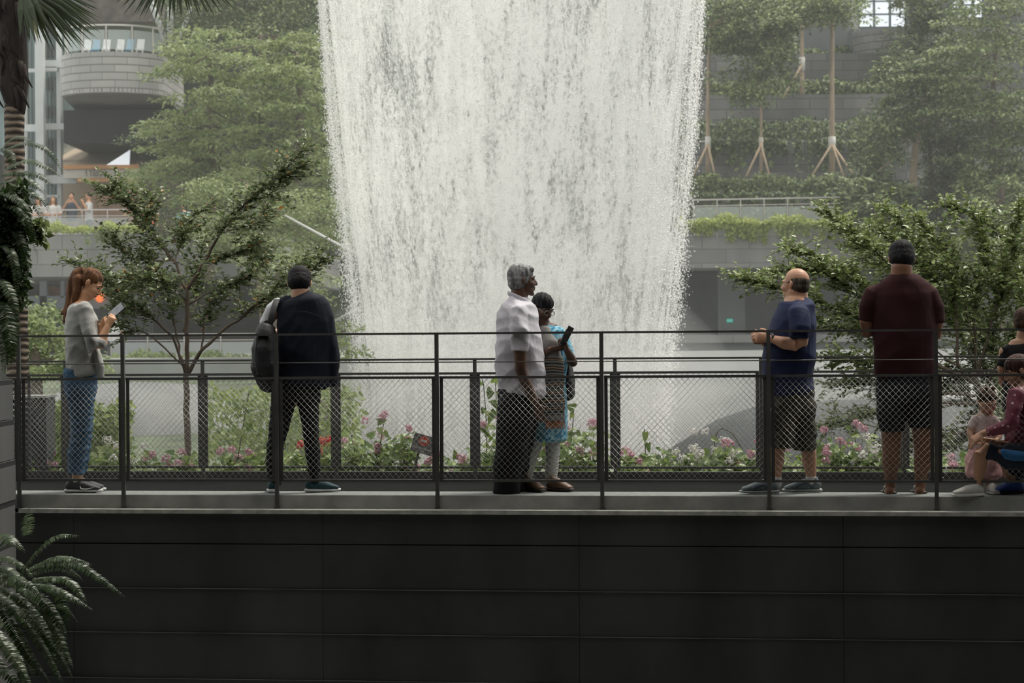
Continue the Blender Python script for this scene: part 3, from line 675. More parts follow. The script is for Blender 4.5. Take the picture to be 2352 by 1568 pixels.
# staked trees on the terraces
def staked(label, bx, by, tx, ty, d, poly, stakes, mt, npads, wpx=12):
    t = layered_tree(label, poly, d, mt, [(bx, by), (bx, (by + ty) / 2), (tx, ty)], npads, (60, 110), (14, 26), 7, 200, 'staked young trees on the right terraces', 'staked_tree', 1.6, wpx / 2 * d / FPX, barkp)
    s = d / FPX; jy = by - 62; b = P(bx, jy, d)
    for sx in stakes: MB().bar(P(bx + sx, by + 4, d - .5), b + Vector((-sx * s * .15, 0, .25)), .035, n=6).obj('stake', mk('bamboo_stake', (.50, .38, .26), .7, 0, .15, 9), t, True)
    MB().bar(b + Vector((0, 0, -.12)), b + Vector((0, 0, .32)), wpx * .62 * s, n=10).obj('trunk_wrap', mk('white_wrap', (.58, .57, .53), .8, 0, .08, 20), t, True)
staked('staked tree nearest to the right edge of the waterfall', 1626, 400, 1630, 60, 73, [(1640, -30), (1700, -30), (1740, 40), (1700, 130), (1640, 90)], (-34, 16), far_d, 16, 11)
staked('thin staked tree, second from the waterfall on the right', 1748, 402, 1745, 130, 73, [(1660, 60), (1790, 40), (1800, 200), (1740, 260), (1690, 200)], (-34, 20), MATS['far_leaf_mid'], 26, 8)
staked('tallest staked tree with a white wrapped trunk in the middle of the right terraces', 1911, 400, 1914, -60, 73, [(1740, 50), (1840, -10), (1960, -20), (1980, 50), (1850, 60), (1760, 90)], (-46, 26, 50), MATS['far_leaf_mid'], 24, 14)
staked('staked tree standing one terrace higher with a single slanting prop', 1842, 216, 1844, -60, 79, [(1780, -40), (1900, -40), (1890, 20), (1800, 30)], (-40,), far_d, 12, 11)

def hedge(label, px0, px1, py0, py1, d, mt, n, lpx=7, thick=1.0, name='hedge', wav=6, hang=False, cat='hedge'):
    s = d / FPX; base = P((px0 + px1) / 2, py1, d)
    x = NR.uniform(px0, px1, n); ph = NR.random(4) * 6
    top = py0 + wav * (np.sin(x / 23 + ph[0]) + .6 * np.sin(x / 9 + ph[1]))
    if hang:
        k = max(6, int((px1 - px0) / 7)); cx = NR.uniform(px0, px1, k); ln = (py1 - py0) * (.25 + .75 * NR.random(k) ** 2.2)
        i = NR.integers(0, k, n); x = cx[i] + NR.normal(0, 4, n); y = top * 0 + py0 + NR.random(n) * ln[i]
    else: y = top + (py1 - top) * NR.random(n) ** 1.1
    dep = d + NR.uniform(-thick, 0, n) * (.3 if hang else 1)
    pts = np.array([P(a, b, c) for a, b, c in zip(x, y, dep)])
    dr = NR.normal(0, .6, (n, 3)) + np.array([0, -.3, -.3 if not hang else -.9]); nn = NR.normal(0, .45, (n, 3)) + np.array([0, -.6, .8])
    L = lpx * s * 1.5 * NR.uniform(.6, 1.3, n)
    o = leaves(name, pts - np.array(base), dr, nn, L, L * .6, mt, None, 'diamond'); o.location = base; tag(o, label, cat); o['kind'] = 'stuff'; return o
hedge('yellow-green creepers spilling over the far right stone beam under the slim balustrade', 1560, 1960, 508, 556, 66.0, far_y, 5200, 6, .6, 'creeper', 5, True, 'creeper')
hedge('low clipped yellow-green planting at the foot of the slim balustrade', 1560, 1960, 500, 520, 66.5, far_y, 2600, 6, .7)
hedge('green hedge band between the slim balustrade and the staked trees', 1560, 2000, 406, 456, 73.2, MATS['far_leaf_mid'], 5000, 7, 1.2)
hedge('creepers over the lowest terrace wall behind the slim balustrade', 1560, 2000, 440, 512, 68.3, far_d, 3200, 7, .3, 'creeper', 6, True, 'creeper')
hedge('dark shrub band above the second terrace wall on the right', 1560, 2060, 276, 330, 79.5, far_d, 4200, 7, 1.5)
hedge('ivy hanging on the wall behind the tripod stakes', 1620, 2000, 318, 400, 76.6, far_d, 2200, 8, .3, 'ivy', 8, True, 'ivy')
hedge('planting band at the foot of the single-prop staked tree', 1620, 2060, 186, 232, 83.4, far_d, 4500, 7, 1.2)
hedge('flowering shrubs below the round balcony at the upper right', 1700, 2000, 112, 140, 89, far_d, 3000, 6, 1.0)
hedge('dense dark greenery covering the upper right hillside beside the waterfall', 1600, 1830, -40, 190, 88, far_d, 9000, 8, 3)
hedge('grass edging the far left terrace below the leaning people', -20, 330, 517, 532, 63.5, far_y, 2600, 5, .5)
hedge('vine strands trailing down the far left stone slab', 195, 280, 528, 585, 61.8, far_g, 500, 6, .1, 'vine', 2, True, 'vine')
hedge('strip of plants along the foot of the plaza balustrade on the left', 60, 780, 812, 850, 55, far_g, 5500, 7, 1.2)
hedge('grassy mound of planting behind the young woman, low at the left', 100, 300, 930, 1060, 26, leafm('grass_blade', (.10, .16, .04), (.20, .27, .08), (.3, .36, .12), .4, .5), 2600, 12, .9)
hedge('soft green planting behind the back railing left of the waterfall', 470, 830, 890, 1060, 30, MATS['grass_blade'], 2600, 11, 1.2)
layered_tree('bright green tree between the palm trunk and the young woman', [(40, 720), (110, 710), (150, 780), (230, 850), (140, 870), (40, 870)], 34, far_g, [(80, 1040), (85, 900), (80, 760)], 24, (60, 110), (14, 26), 9, 160, 'young trees on the lower plaza', dd=1)
layered_tree('misty shrub behind the back railing near the left edge of the waterfall', [(680, 730), (790, 740), (830, 830), (700, 850)], 40, far_g, [(750, 960), (750, 860), (750, 770)], 14, (50, 90), (10, 20), 7, 120, 'young trees on the lower plaza', dd=1)

# near trees with small leaves, traced branch by branch
def near_tree(name, label, d, branches, mt, tm, leaf=.034, seed=3, dens=1.0, twl=(.12, .34)):
    rr = random.Random(seed); base = P(*branches[0][0][0], d)
    t = empty(name, base, label, 'tree'); mb = MB(); LP, LD, LN = [], [], []
    for pts, r0, r1, start, off0, off1 in branches:
        n = len(pts); q = [P(x, y, d + off0 + (off1 - off0) * i / (n - 1)) for i, (x, y) in enumerate(pts)]
        c = bez(q, 5); c = [p + Vector((rr.gauss(0, .006), rr.gauss(0, .006), rr.gauss(0, .006))) for p in c]
        m = len(c); mb.tube(c, [r0 + (r1 - r0) * i / (m - 1) for i in range(m)], n=7, cap=1)
        if start >= 1: continue
        total = sum((c[i + 1] - c[i]).length for i in range(m - 1)); acc = 0; nxt = total * start
        for i in range(m - 1):
            seg = c[i + 1] - c[i]; l = seg.length
            while acc + l > nxt:
                p = c[i] + seg * ((nxt - acc) / l); fr_ = nxt / total
                dirv = (seg.normalized() * rr.uniform(.3, 1.1) + Vector((rr.gauss(0, .7), rr.gauss(0, .8), rr.gauss(.12, .38)))).normalized()
                tl_ = rr.uniform(*twl) * (1.25 - .55 * fr_); e = p + dirv * tl_ + Vector((0, 0, -.02))
                mb.bar(p, e, .0016, n=4)
                k = max(4, int(tl_ / .021))
                for j in range(k):
                    u_ = (j + .6) / k; b = p.lerp(e, u_); sd_ = 1 if j % 2 else -1
                    sv = dirv.cross(Vector((0, 0, 1))).normalized() * sd_
                    dl = (dirv * .5 + sv * .8 + Vector((rr.gauss(0, .3), rr.gauss(0, .3), rr.gauss(0, .25)))).normalized()
                    LP.append(b + Vector((rr.gauss(0, .008), rr.gauss(0, .008), rr.gauss(0, .008)))); LD.append(dl); LN.append(Vector((rr.gauss(0, .4), rr.gauss(-.15, .4), 1)))
                nxt += rr.uniform(.016, .036) / dens
            acc += l
    mb.obj('branches', tm, t, True)
    N = len(LP); L = leaf * NR.uniform(.65, 1.25, N)
    leaves('foliage', [tuple(p) for p in LP], [tuple(p) for p in LD], [tuple(p) for p in LN], L, L * .64, mt, t, 'oval')['kind'] = 'stuff'
    return t
LB = [
 ([(428, 1075), (430, 960), (428, 855)], .032, .026, 1, 0, 0),
 ([(428, 860), (431, 760), (432, 660)], .022, .018, 1, 0, 0),
 ([(430, 860), (470, 800), (545, 735), (630, 672), (700, 625), (755, 592)], .018, .004, .42, 0, -.5),
 ([(428, 860), (462, 800), (472, 735), (500, 690), (520, 650)], .012, .003, .45, 0, .6),
 ([(426, 858), (395, 775), (345, 725), (290, 690), (235, 640), (150, 596)], .014, .003, .36, 0, -.6),
 ([(424, 850), (402, 760), (392, 690), (360, 620), (330, 560)], .012, .003, .35, 0, .5),
 ([(424, 845), (350, 775), (300, 755), (262, 742)], .009, .003, .6, 0, .3),
 ([(432, 665), (470, 600), (505, 535), (560, 468), (640, 402), (708, 332)], .018, .003, .3, 0, -.4),
 ([(430, 670), (395, 595), (345, 530), (300, 470), (250, 440), (225, 436)], .015, .003, .3, 0, .5),
 ([(345, 530), (292, 455), (268, 418)], .007, .002, .3, .2, .5),
 ([(505, 535), (560, 520), (605, 492), (628, 455)], .008, .002, .2, 0, .5),
 ([(560, 468), (610, 452), (665, 400), (700, 378)], .006, .002, .3, -.1, -.5),
 ([(432, 700), (500, 662), (560, 640), (600, 610), (608, 560)], .010, .002, .3, 0, .6),
 ([(400, 605), (415, 560), (440, 505), (480, 470)], .008, .002, .2, 0, .5),
 ([(470, 600), (520, 588), (575, 565), (600, 555)], .007, .002, .2, 0, -.5),
 ([(395, 600), (340, 600), (290, 580), (250, 545)], .008, .002, .25, 0, .4),
 ([(345, 530), (330, 500), (350, 470), (345, 440)], .006, .002, .1, 0, .4),
 ([(430, 690), (380, 650), (330, 640), (290, 640)], .008, .002, .2, 0, -.6),
 ([(360, 620), (330, 640), (300, 660), (260, 650)], .006, .002, .1, .3, .8),
 ([(420, 760), (450, 700), (445, 640), (470, 560)], .008, .002, .4, 0, .9),
 ([(560, 720), (620, 690), (660, 640), (700, 610), (740, 580)], .008, .002, .35, -.2, .3),
 ([(345, 725), (300, 720), (262, 690), (215, 620)], .007, .002, .25, -.1, .3),
]
near_tree('small_tree', 'small open-branched tree with tiny dark leaves behind the bridge at left', 21.6, LB, near_l, bark, .047, 3, 2.3)
RB = [
 ([(2300, 1120), (2270, 980), (2235, 860)], .05, .035, 1, .6, .4),
 ([(2240, 880), (2110, 815), (2000, 745), (1880, 692), (1770, 655), (1690, 634)], .022, .002, .38, .3, 0),
 ([(2080, 800), (1985, 660), (1900, 600), (1800, 566)], .012, .002, .3, .2, .6),
 ([(2150, 820), (2095, 660), (2000, 570), (1900, 488)], .016, .002, .32, .3, -.2),
 ([(2200, 840), (2195, 700), (2175, 580), (2110, 500)], .016, .002, .3, .3, .5),
 ([(2245, 860), (2290, 690), (2330, 560), (2345, 470)], .016, .002, .25, .3, .2),
 ([(2240, 850), (2240, 700), (2260, 590), (2240, 500), (2170, 470)], .014, .002, .3, .5, .8),
 ([(2235, 870), (2110, 850), (2000, 835), (1890, 822)], .014, .002, .3, .3, 0),
 ([(2250, 930), (2120, 925), (1990, 955), (1885, 985)], .014, .002, .3, .3, -.1),
 ([(2240, 910), (2110, 895), (2000, 885), (1900, 880)], .013, .002, .3, .3, .4),
 ([(2260, 900), (2320, 780), (2400, 640)], .016, .003, .2, .4, 0),
 ([(2260, 940), (2340, 860), (2420, 760)], .014, .003, .2, .4, -.2),
 ([(2220, 860), (2120, 780), (2030, 720), (1960, 700)], .010, .002, .3, .3, 1.0),
 ([(2100, 660), (2040, 620), (1960, 560), (1930, 520)], .008, .002, .2, .5, .9),
 ([(2200, 700), (2140, 640), (2060, 560), (2010, 520)], .009, .002, .2, .6, 1.0),
 ([(2150, 830), (2060, 770), (1960, 760), (1880, 740)], .009, .002, .3, .5, .9),
 ([(2250, 980), (2180, 1000), (2100, 1010), (2040, 1030)], .010, .002, .3, .4, .6),
 ([(2270, 1000), (2330, 960), (2400, 930)], .010, .002, .1, .4, .6),
 ([(2240, 800), (2200, 650), (2130, 600), (2060, 500), (2020, 470)], .009, .002, .3, .8, 1.2),
 ([(2290, 700), (2350, 620), (2400, 560)], .008, .002, .1, .3, .8),
 ([(2260, 860), (2200, 760), (2170, 680), (2100, 600)], .009, .002, .25, .7, 1.0),
 ([(1990, 690), (1920, 640), (1860, 620), (1780, 620)], .006, .002, .15, .2, .5),
]
near_tree('spreading_tree', 'broad bushy tree with small light green leaves behind the bridge at right', 22.2, RB, near_r, bark, .050, 8, 2.8, (.14, .42))
near_tree('spreading_tree', 'dense shaded tree behind the crouching woman, at the right edge behind the bridge', 23.6, [
 ([(2400, 1120), (2380, 980), (2350, 860)], .05, .035, 1, 0, 0),
 ([(2360, 900), (2260, 780), (2180, 640), (2140, 540)], .016, .002, .15, 0, 0), ([(2360, 900), (2240, 860), (2150, 900), (2080, 960)], .016, .002, .15, 0, .3),
 ([(2360, 860), (2340, 700), (2300, 560), (2260, 490)], .016, .002, .15, 0, 0), ([(2370, 960), (2290, 960), (2220, 1000), (2150, 1040)], .014, .002, .1, 0, .3),
 ([(2350, 870), (2230, 720), (2120, 740), (2030, 800)], .014, .002, .2, 0, .5), ([(2350, 840), (2400, 700), (2380, 560)], .014, .002, .1, 0, .3),
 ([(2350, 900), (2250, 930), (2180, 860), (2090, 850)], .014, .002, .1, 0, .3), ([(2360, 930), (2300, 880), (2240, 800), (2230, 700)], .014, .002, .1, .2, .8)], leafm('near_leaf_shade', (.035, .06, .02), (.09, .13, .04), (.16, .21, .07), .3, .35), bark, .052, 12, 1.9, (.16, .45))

# palm at the left edge
d = 21.2; t = empty('palm_tree', P(34, 1010, d), 'ringed palm trunk with drooping fan leaves at the left edge behind the railing', 'palm')
palmm = bpy.data.materials.new('palm_bark'); palmm.use_nodes = True; q = palmm.node_tree
tc = node(q, 'ShaderNodeTexCoord'); wv = node(q, 'ShaderNodeTexWave'); wv.bands_direction = 'Z'; wv.inputs['Scale'].default_value = 5.2; wv.inputs['Distortion'].default_value = 2.2; wv.inputs['Detail'].default_value = 2; wv.inputs['Detail Scale'].default_value = 1.5
cr = node(q, 'ShaderNodeValToRGB'); cr.color_ramp.elements[0].color = (.035, .026, .02, 1); cr.color_ramp.elements[0].position = .15; cr.color_ramp.elements[1].color = (.20, .155, .115, 1); cr.color_ramp.elements[1].position = .6
q.links.new(tc.outputs['Object'], wv.inputs[0]); q.links.new(wv.outputs[0], cr.inputs[0]); q.links.new(cr.outputs[0], q.nodes['Principled BSDF'].inputs['Base Color']); q.nodes['Principled BSDF'].inputs['Roughness'].default_value = .85
bp = node(q, 'ShaderNodeBump'); bp.inputs['Strength'].default_value = .8; bp.inputs['Distance'].default_value = .02; q.links.new(wv.outputs[0], bp.inputs['Height']); q.links.new(bp.outputs[0], q.nodes['Principled BSDF'].inputs['Normal'])
c = [P(45, 1080, d), P(42, 870, d), P(38, 650, d), P(34, 450, d), P(33, 200, d), P(34, -60, d)]
cc = bez(c, 10); mb = MB(); mb.tube(cc, [.100 - .018 * i / len(cc) + .0025 * math.sin(i * 1.9) for i in range(len(cc))], n=20); mb.obj('trunk', palmm, t, True)
mb = MB(); fib = mk('palm_fibre', (.022, .015, .011), .9, 0, .5, 8, .6, 30, (1, 1, .3))
mb.tube([P(38, 250, d), P(32, 200, d), P(28, 100, d), P(26, -20, d), P(26, -80, d)], [.085, .13, .135, .13, .12], n=16)
for k in range(16):
    x, y = R.uniform(-20, 56), R.uniform(-10, 215); a = P(x, y, d - .1); mb.tube([a, a + Vector((R.uniform(-.02, .06), -.03, -.09)), a + Vector((R.uniform(0, .1), -.02, -.2))], [.03, .02, .004], n=6, cap=1)
mb.obj('crownshaft', fib, t, True)
pl = leafm('palm_leaf', (.02, .032, .014), (.045, .065, .028), (.30, .32, .18), .3, .4)
def fan(parent, hub, tips, dd, wd=.032):
    """one fan leaf: stiff folded segments from the hub"""
    mb = MB(); h = P(hub[0], hub[1], d + dd)
    f = []
    for i, (x, y) in enumerate(tips):
        e = P(x, y, d + dd - .12 + .06 * math.sin(i * 2.3)); v = e - h; ln = v.length; v.normalize()
        m1 = h + v * ln * .55 + Vector((0, -.02, .05 * ln)); s = v.cross(Vector((0, -1, .15))).normalized(); u_ = Vector((0, -1, 0)) * .006
        mb.add([h - s * .006, h + s * .006, m1 + s * wd * .55, m1 + u_, m1 - s * wd * .55, e], [(0, 1, 3), (1, 2, 3), (0, 3, 4), (3, 2, 5), (4, 3, 5)])
    me = mb.mesh('fan_leaf'); a = me.attributes.new('rnd', 'FLOAT', 'FACE'); vals = []
    for i in range(len(tips)): vals += [R.choice([.2, .3, .5, .6, .35, .45, .95 if R.random() < .3 else .4])] * 5
    a.data.foreach_set('value', vals); link('fan_leaf', me, pl, parent, False)
def arc_tips(a, b, n, jit=9):
    out = []
    for i in range(n):
        u_ = i / (n - 1); x = a[0] * (1 - u_) ** 2 + 2 * b[0][0] * u_ * (1 - u_) + b[1][0] * u_ * u_; y = a[1] * (1 - u_) ** 2 + 2 * b[0][1] * u_ * (1 - u_) + b[1][1] * u_ * u_
        out.append((x + R.uniform(-jit, jit), y + R.uniform(-jit, jit)))
    return out
fan(t, (30, -45), arc_tips((232, 5), ((250, 120), (150, 125)), 20), -.2)
fan(t, (40, -50), arc_tips((225, 25), ((190, 150), (70, 105)), 20), -.1)
fan(t, (50, -40), arc_tips((110, 60), ((80, 130), (48, 80)), 10), -.4, .05)
MB().tube([P(30, -70, d), P(200, -130, d - .3), P(400, -90, d - .5)], [.02, .015, .012], n=6).obj('leaf_stalk', fib, t, True)
fan(t, (400, -95), arc_tips((262, 0), ((300, 70), (430, 36)), 20), -.5)
fan(t, (410, -95), arc_tips((400, 25), ((480, 60), (562, 8)), 20), -.6)

# ferns
fernm = leafm('fern_leaf', (.02, .045, .014), (.045, .085, .028), (.10, .15, .06), .3, .38)
fernp = leafm('fern_leaf_pale', (.045, .075, .035), (.10, .15, .07), (.20, .26, .15), .3, .38)
def frond(parent, pts, d, w, mt, dz=.2, rach=.003, gap=.0115):
    q = [P(x, y, d - dz * math.sin(math.pi * .5 * i / (len(pts) - 1))) for i, (x, y) in enumerate(pts)]
    c = bez(q, 14); LP, LD, LN = [], [], []; tot = sum((c[i+1] - c[i]).length for i in range(len(c) - 1)); acc = 0; nx = .03 * tot; ws_ = []
    for i in range(len(c) - 1):
        sg = c[i+1] - c[i]; l = sg.length; tdir = sg.normalized()
        while acc + l > nx:
            u_ = nx / tot; p = c[i] + sg * ((nx - acc) / l); wd = w * (math.sin(math.pi * min(1, .12 + u_ * .88)) ** .6) * (1 - .25 * u_)
            nrm = (Vector((0, -.55, 1)) - tdir * tdir.dot(Vector((0, -.55, 1)))).normalized(); sv = tdir.cross(nrm)
            for sg2 in (1, -1):
                LP.append(tuple(p)); LD.append(tuple(sv * sg2 + tdir * .35 + nrm * -.25 + Vector((R.gauss(0, .08), R.gauss(0, .08), R.gauss(0, .08))))); LN.append(tuple(nrm + Vector((R.gauss(0, .2), R.gauss(0, .2), R.gauss(0, .2))))); ws_.append(wd)
            nx += gap
        acc += l
    ws_ = np.array(ws_); o = leaves('frond', LP, LD, LN, ws_, np.minimum(ws_ * .26, gap * 1.05), mt, parent, 'strap', NR.random(len(LP)) * .8)
    return o
def fern(name, label, d, fr_, base, mt=fernm, w=.06):
    t = empty(name, P(*base, d), label, 'fern'); sm = MB()
    for pts in fr_:
        frond(t, pts, d + R.uniform(-.15, .15), w * R.uniform(.8, 1.15), mt if R.random() < .7 else fernp)
    return t
fern('fern', 'arching fern on top of the left stone wall, nearest the top', 16.5, [
 [(5, 345), (60, 328), (110, 345), (150, 402)], [(0, 345), (30, 316), (60, 318), (75, 340)], [(5, 390), (60, 368), (100, 380), (148, 408)], [(0, 400), (40, 395), (90, 402), (130, 430)],
 [(0, 420), (50, 410), (90, 430), (108, 450)], [(10, 430), (50, 440), (95, 455), (116, 490)], [(0, 340), (20, 350), (30, 380), (30, 400)]], (5, 400), fernm, .055)
fern('fern', 'dark hanging fern on the left stone wall beside the palm trunk', 16.4, [
 [(0, 440), (30, 450), (60, 480), (75, 540)], [(5, 470), (40, 480), (70, 520), (85, 590)], [(0, 520), (30, 520), (50, 560), (58, 620)], [(0, 560), (20, 570), (35, 610), (40, 680)],
 [(0, 480), (25, 500), (55, 560), (66, 640)], [(0, 600), (18, 610), (30, 650), (32, 720)], [(10, 450), (60, 455), (92, 490), (98, 530)], [(0, 500), (25, 540), (30, 600), (25, 660)]], (0, 520), fernm, .05)
fern('fern', 'fern with long drooping blades in front of the left post of the railing', 16.3, [
 [(-10, 660), (15, 680), (30, 740), (32, 810)], [(-10, 690), (10, 710), (22, 770), (20, 850)], [(-10, 720), (5, 760), (12, 800), (8, 860)], [(-10, 640), (10, 650), (30, 690), (40, 740)], [(-10, 740), (15, 745), (25, 790), (30, 840)]], (-5, 740), fernm, .07)
hedge('mass of small dark leaves clinging to the upper left stone wall', -20, 62, 430, 700, 16.5, fernm, 2600, 13, .25, 'ivy', 8, False, 'ivy')
hedge('drooping withered leaves hanging right of the dark ivy at left', 60, 100, 500, 590, 16.4, near_r, 260, 14, .2, 'vine', 2, True, 'vine')
fern('fern', 'large dark fern spreading over the lower left corner', 15.4, [
 [(40, 1330), (80, 1270), (130, 1232), (186, 1230)], [(60, 1310), (120, 1282), (170, 1284), (214, 1298)], [(60, 1320), (130, 1300), (175, 1320), (192, 1340)], [(70, 1330), (150, 1330), (185, 1365), (200, 1400)],
 [(70, 1300), (160, 1290), (220, 1320), (288, 1372)], [(60, 1340), (120, 1350), (170, 1375), (216, 1402)], [(40, 1350), (90, 1370), (130, 1420), (156, 1470)], [(30, 1360), (70, 1400), (110, 1460), (168, 1560)],
 [(20, 1380), (60, 1430), (100, 1490), (150, 1580)], [(-10, 1370), (30, 1440), (70, 1510), (118, 1572)], [(-20, 1430), (10, 1480), (50, 1540), (80, 1600)], [(-10, 1320), (30, 1325), (70, 1345), (98, 1372)],
 [(-20, 1360), (20, 1385), (50, 1420), (80, 1440)], [(-20, 1280), (10, 1240), (30, 1250), (42, 1258)], [(10, 1330), (-10, 1300), (-5, 1260), (20, 1250)], [(60, 1230), (62, 1200), (64, 1180), (66, 1162)],
 [(50, 1360), (100, 1400), (140, 1390), (180, 1430)], [(30, 1400), (90, 1440), (120, 1500), (128, 1560)], [(-20, 1480), (0, 1530), (30, 1560), (60, 1620)], [(80, 1330), (130, 1360), (150, 1410), (150, 1450)],
 [(0, 1400), (50, 1400), (90, 1440), (110, 1470)], [(100, 1400), (130, 1450), (150, 1500), (170, 1538)]], (30, 1400), fernm, .058)
fern('fern', 'second fern tangled below the first at the bottom left edge', 15.9, [
 [(-30, 1300), (20, 1310), (60, 1350), (90, 1400)], [(-30, 1340), (20, 1360), (70, 1410), (100, 1460)], [(-30, 1400), (20, 1440), (60, 1500), (80, 1560)], [(-30, 1450), (20, 1480), (50, 1530), (60, 1590)],
 [(-30, 1330), (40, 1340), (110, 1390), (150, 1440)], [(-30, 1290), (10, 1280), (50, 1300), (80, 1330)], [(0, 1360), (60, 1390), (110, 1450), (130, 1520)], [(-30, 1250), (0, 1230), (30, 1240), (60, 1270)]], (-10, 1420), fernp, .06)

# ---------------------------------------------------------------- flower bed behind the back railing
bl = leafm('bed_leaf', (.07, .14, .025), (.19, .29, .06), (.36, .45, .18), .4, .38, .5)
petal_w = leafm('petal_white', (.60, .58, .55), (.85, .83, .80), None, .3, .5); petal_p = leafm('petal_pink', (.42, .17, .25), (.68, .38, .46), (.8, .6, .62), .35, .5); petal_r = leafm('petal_red', (.45, .05, .03), (.65, .12, .08), None, .3, .5)
stemm = mk('green_brown_stem', (.07, .06, .03), .7, 0, .3, 9)
TOPS = [(-60, 1050), (30, 1045), (150, 1030), (230, 1005), (330, 1020), (420, 1035), (520, 1020), (600, 1030), (680, 1030), (740, 1010), (800, 1005), (850, 965), (885, 950), (930, 1010), (980, 1045), (1050, 1030), (1090, 1000), (1120, 900), (1150, 960), (1230, 1000), (1300, 955), (1340, 990), (1400, 1040), (1470, 1030), (1560, 1025), (1600, 1035), (1680, 1015), (1730, 1005), (1830, 1050), (1900, 1020), (1955, 985), (2010, 1015), (2100, 1035), (2200, 1055), (2300, 1050), (2420, 1050)]
def tops(x): return float(np.interp(x, [p[0] for p in TOPS], [p[1] for p in TOPS]))
def cluster(parent, c, r, mt, n=26):
    pts, dr, nn = [], [], []
    for k in range(n):
        v = Vector((R.gauss(0, 1), R.gauss(0, 1), R.gauss(.3, .8))).normalized(); p = c + v * r * R.uniform(.5, 1); s = v.orthogonal().normalized()
        for j in range(4):
            q = (Matrix.Rotation(j * math.pi / 2, 3, v) @ s); pts.append(tuple(p)); dr.append(tuple(q + v * .4)); nn.append(tuple(v))
    leaves('flower_cluster', pts, dr, nn, .013, .012, mt, parent, 'oval')
ONES = ['', 'first', 'second', 'third', 'fourth', 'fifth', 'sixth', 'seventh', 'eighth', 'ninth', 'tenth', 'eleventh', 'twelfth', 'thirteenth', 'fourteenth', 'fifteenth', 'sixteenth', 'seventeenth', 'eighteenth', 'nineteenth', 'twentieth']
ORD = ONES[1:] + ['twenty-' + w for w in ONES[1:10]] + ['thirtieth'] + ['thirty-' + w for w in ONES[1:10]] + ['fortieth'] + ['forty-' + w for w in ONES[1:10]]
px = -90; idx = 0
NOTE = {}
while px < 2430:
    for row, (dd, dy) in enumerate(((.1, 4),)):
        x = px + R.uniform(-12, 12); bb = 2.24 + dd + R.uniform(0, .2); a = a_of(x, bb); base = B(a, bb, -.42); dep = base.y
        top = tops(x) + dy + R.uniform(-8, 8); zt = PZ(top, dep) + (-.4 + .4) ; hgt = zt + .42
        pr = R.random(); fl = None
        if 1540 < x < 1760 or 1990 < x < 2030: fl = petal_w if pr < .8 else petal_p
        elif 1880 < x < 1990: fl = petal_p if pr < .7 else petal_w
        elif 240 < x < 520 or 780 < x < 900 or 1080 < x < 1480: fl = petal_p if pr < .6 else petal_w if pr < .75 else None
        elif x > 1780: fl = petal_w if pr < .4 else petal_p if pr < .6 else None
        else: fl = petal_r if pr < .08 else petal_p if pr < .4 else None
        shade = {petal_w: 'with white flower clusters', petal_p: 'with dusty pink flower clusters', petal_r: 'with small red flowers', None: 'without flowers'}[fl] if fl else 'without flowers'
        t = empty('flowering_shrub', base, ORD[idx] + ' heart-leaved shrub from the left end of the flower bed, ' + shade, 'shrub', 'shrubs of the flower bed behind the railing'); idx += 1
        mb = MB(); LP, LD, LN = [], [], []; ns = 9
        for k in range(ns):
            ex = base + Vector((R.uniform(-.19, .19), R.uniform(-.14, .3), hgt * R.uniform(.70, 1.0)))
            if k == 0: ex.z = base.z + hgt
            mid = base.lerp(ex, .5) + Vector((R.uniform(-.05, .05), 0, .05)); c = bez([base, mid, ex], 6)
            mb.tube(c, [.005 - .0003 * i for i in range(len(c))], n=5, cap=1)
            nl = 26
            for j in range(nl):
                u_ = .35 + .65 * (j + R.random()) / nl; q = c[min(len(c) - 1, int(u_ * (len(c) - 1)))]
                v = Vector((R.gauss(0, 1), R.gauss(-.3, .8), R.gauss(.05, .4))).normalized(); LP.append(tuple(q + v * R.uniform(.01, .09))); LD.append(tuple(v + Vector((0, 0, -.3)))); LN.append((R.gauss(0, .4), R.gauss(-.55, .35), 1))
            if fl is not None and R.random() < (.85 if fl is petal_w else .6): cluster(t, ex + Vector((0, -.05, .015)), R.uniform(.04, .058) if fl is petal_w else R.uniform(.03, .048), fl, 34)
        mb.obj('stems', stemm, t, True)
        L = NR.uniform(.05, .098, len(LP)); leaves('foliage', LP, LD, LN, L, L * .8, bl, t, 'heart')['kind'] = 'stuff'
    px += 62
# wispy stems rising above the bed
def wisp(label, pts, lv, fl=None, d=20.3):
    t = empty('climbing_stem', P(*pts[0], d), label, 'plant'); c = bez([P(x, y, d) for x, y in pts], 8)
    MB().tube(c, [.0045] * len(c), n=5, cap=1).obj('stem', stemm, t, True)
    lp = [tuple(P(x, y, d - .02)) for x, y in lv]; n = len(lp)
    ld = [(R.gauss(0, .6), -.2, R.choice([-1, .2, -.6])) for _ in lp]
    for i_ in range(n): leaves('leaf', lp[i_:i_+1], ld[i_:i_+1], [(R.gauss(0, .3), -1, .5)], R.uniform(.06, .10), R.uniform(.045, .07), bl, t, 'heart')
    for (x, y, m_) in (fl or []): cluster(t, P(x, y, d - .03), .035, m_)
wisp('tall leafy shoot standing left of the man in the pale shirt', [(1115, 1090), (1118, 1000), (1112, 900), (1108, 870)], [(1105, 885), (1118, 905), (1112, 935), (1125, 955), (1130, 900), (1128, 890), (1108, 980), (1122, 985)], [(1110, 975, petal_p)])
wisp('dark drooping leaves beside the pale shirt hem', [(1150, 1080), (1142, 960), (1138, 880)], [(1135, 880), (1128, 895), (1140, 905), (1132, 920), (1138, 940), (1130, 950), (1142, 925)], None)
wisp('thin upright shoot with two round leaves right of the striped scarf couple', [(1484, 1080), (1482, 1030), (1480, 985)], [(1482, 990), (1490, 1015), (1478, 1045)])
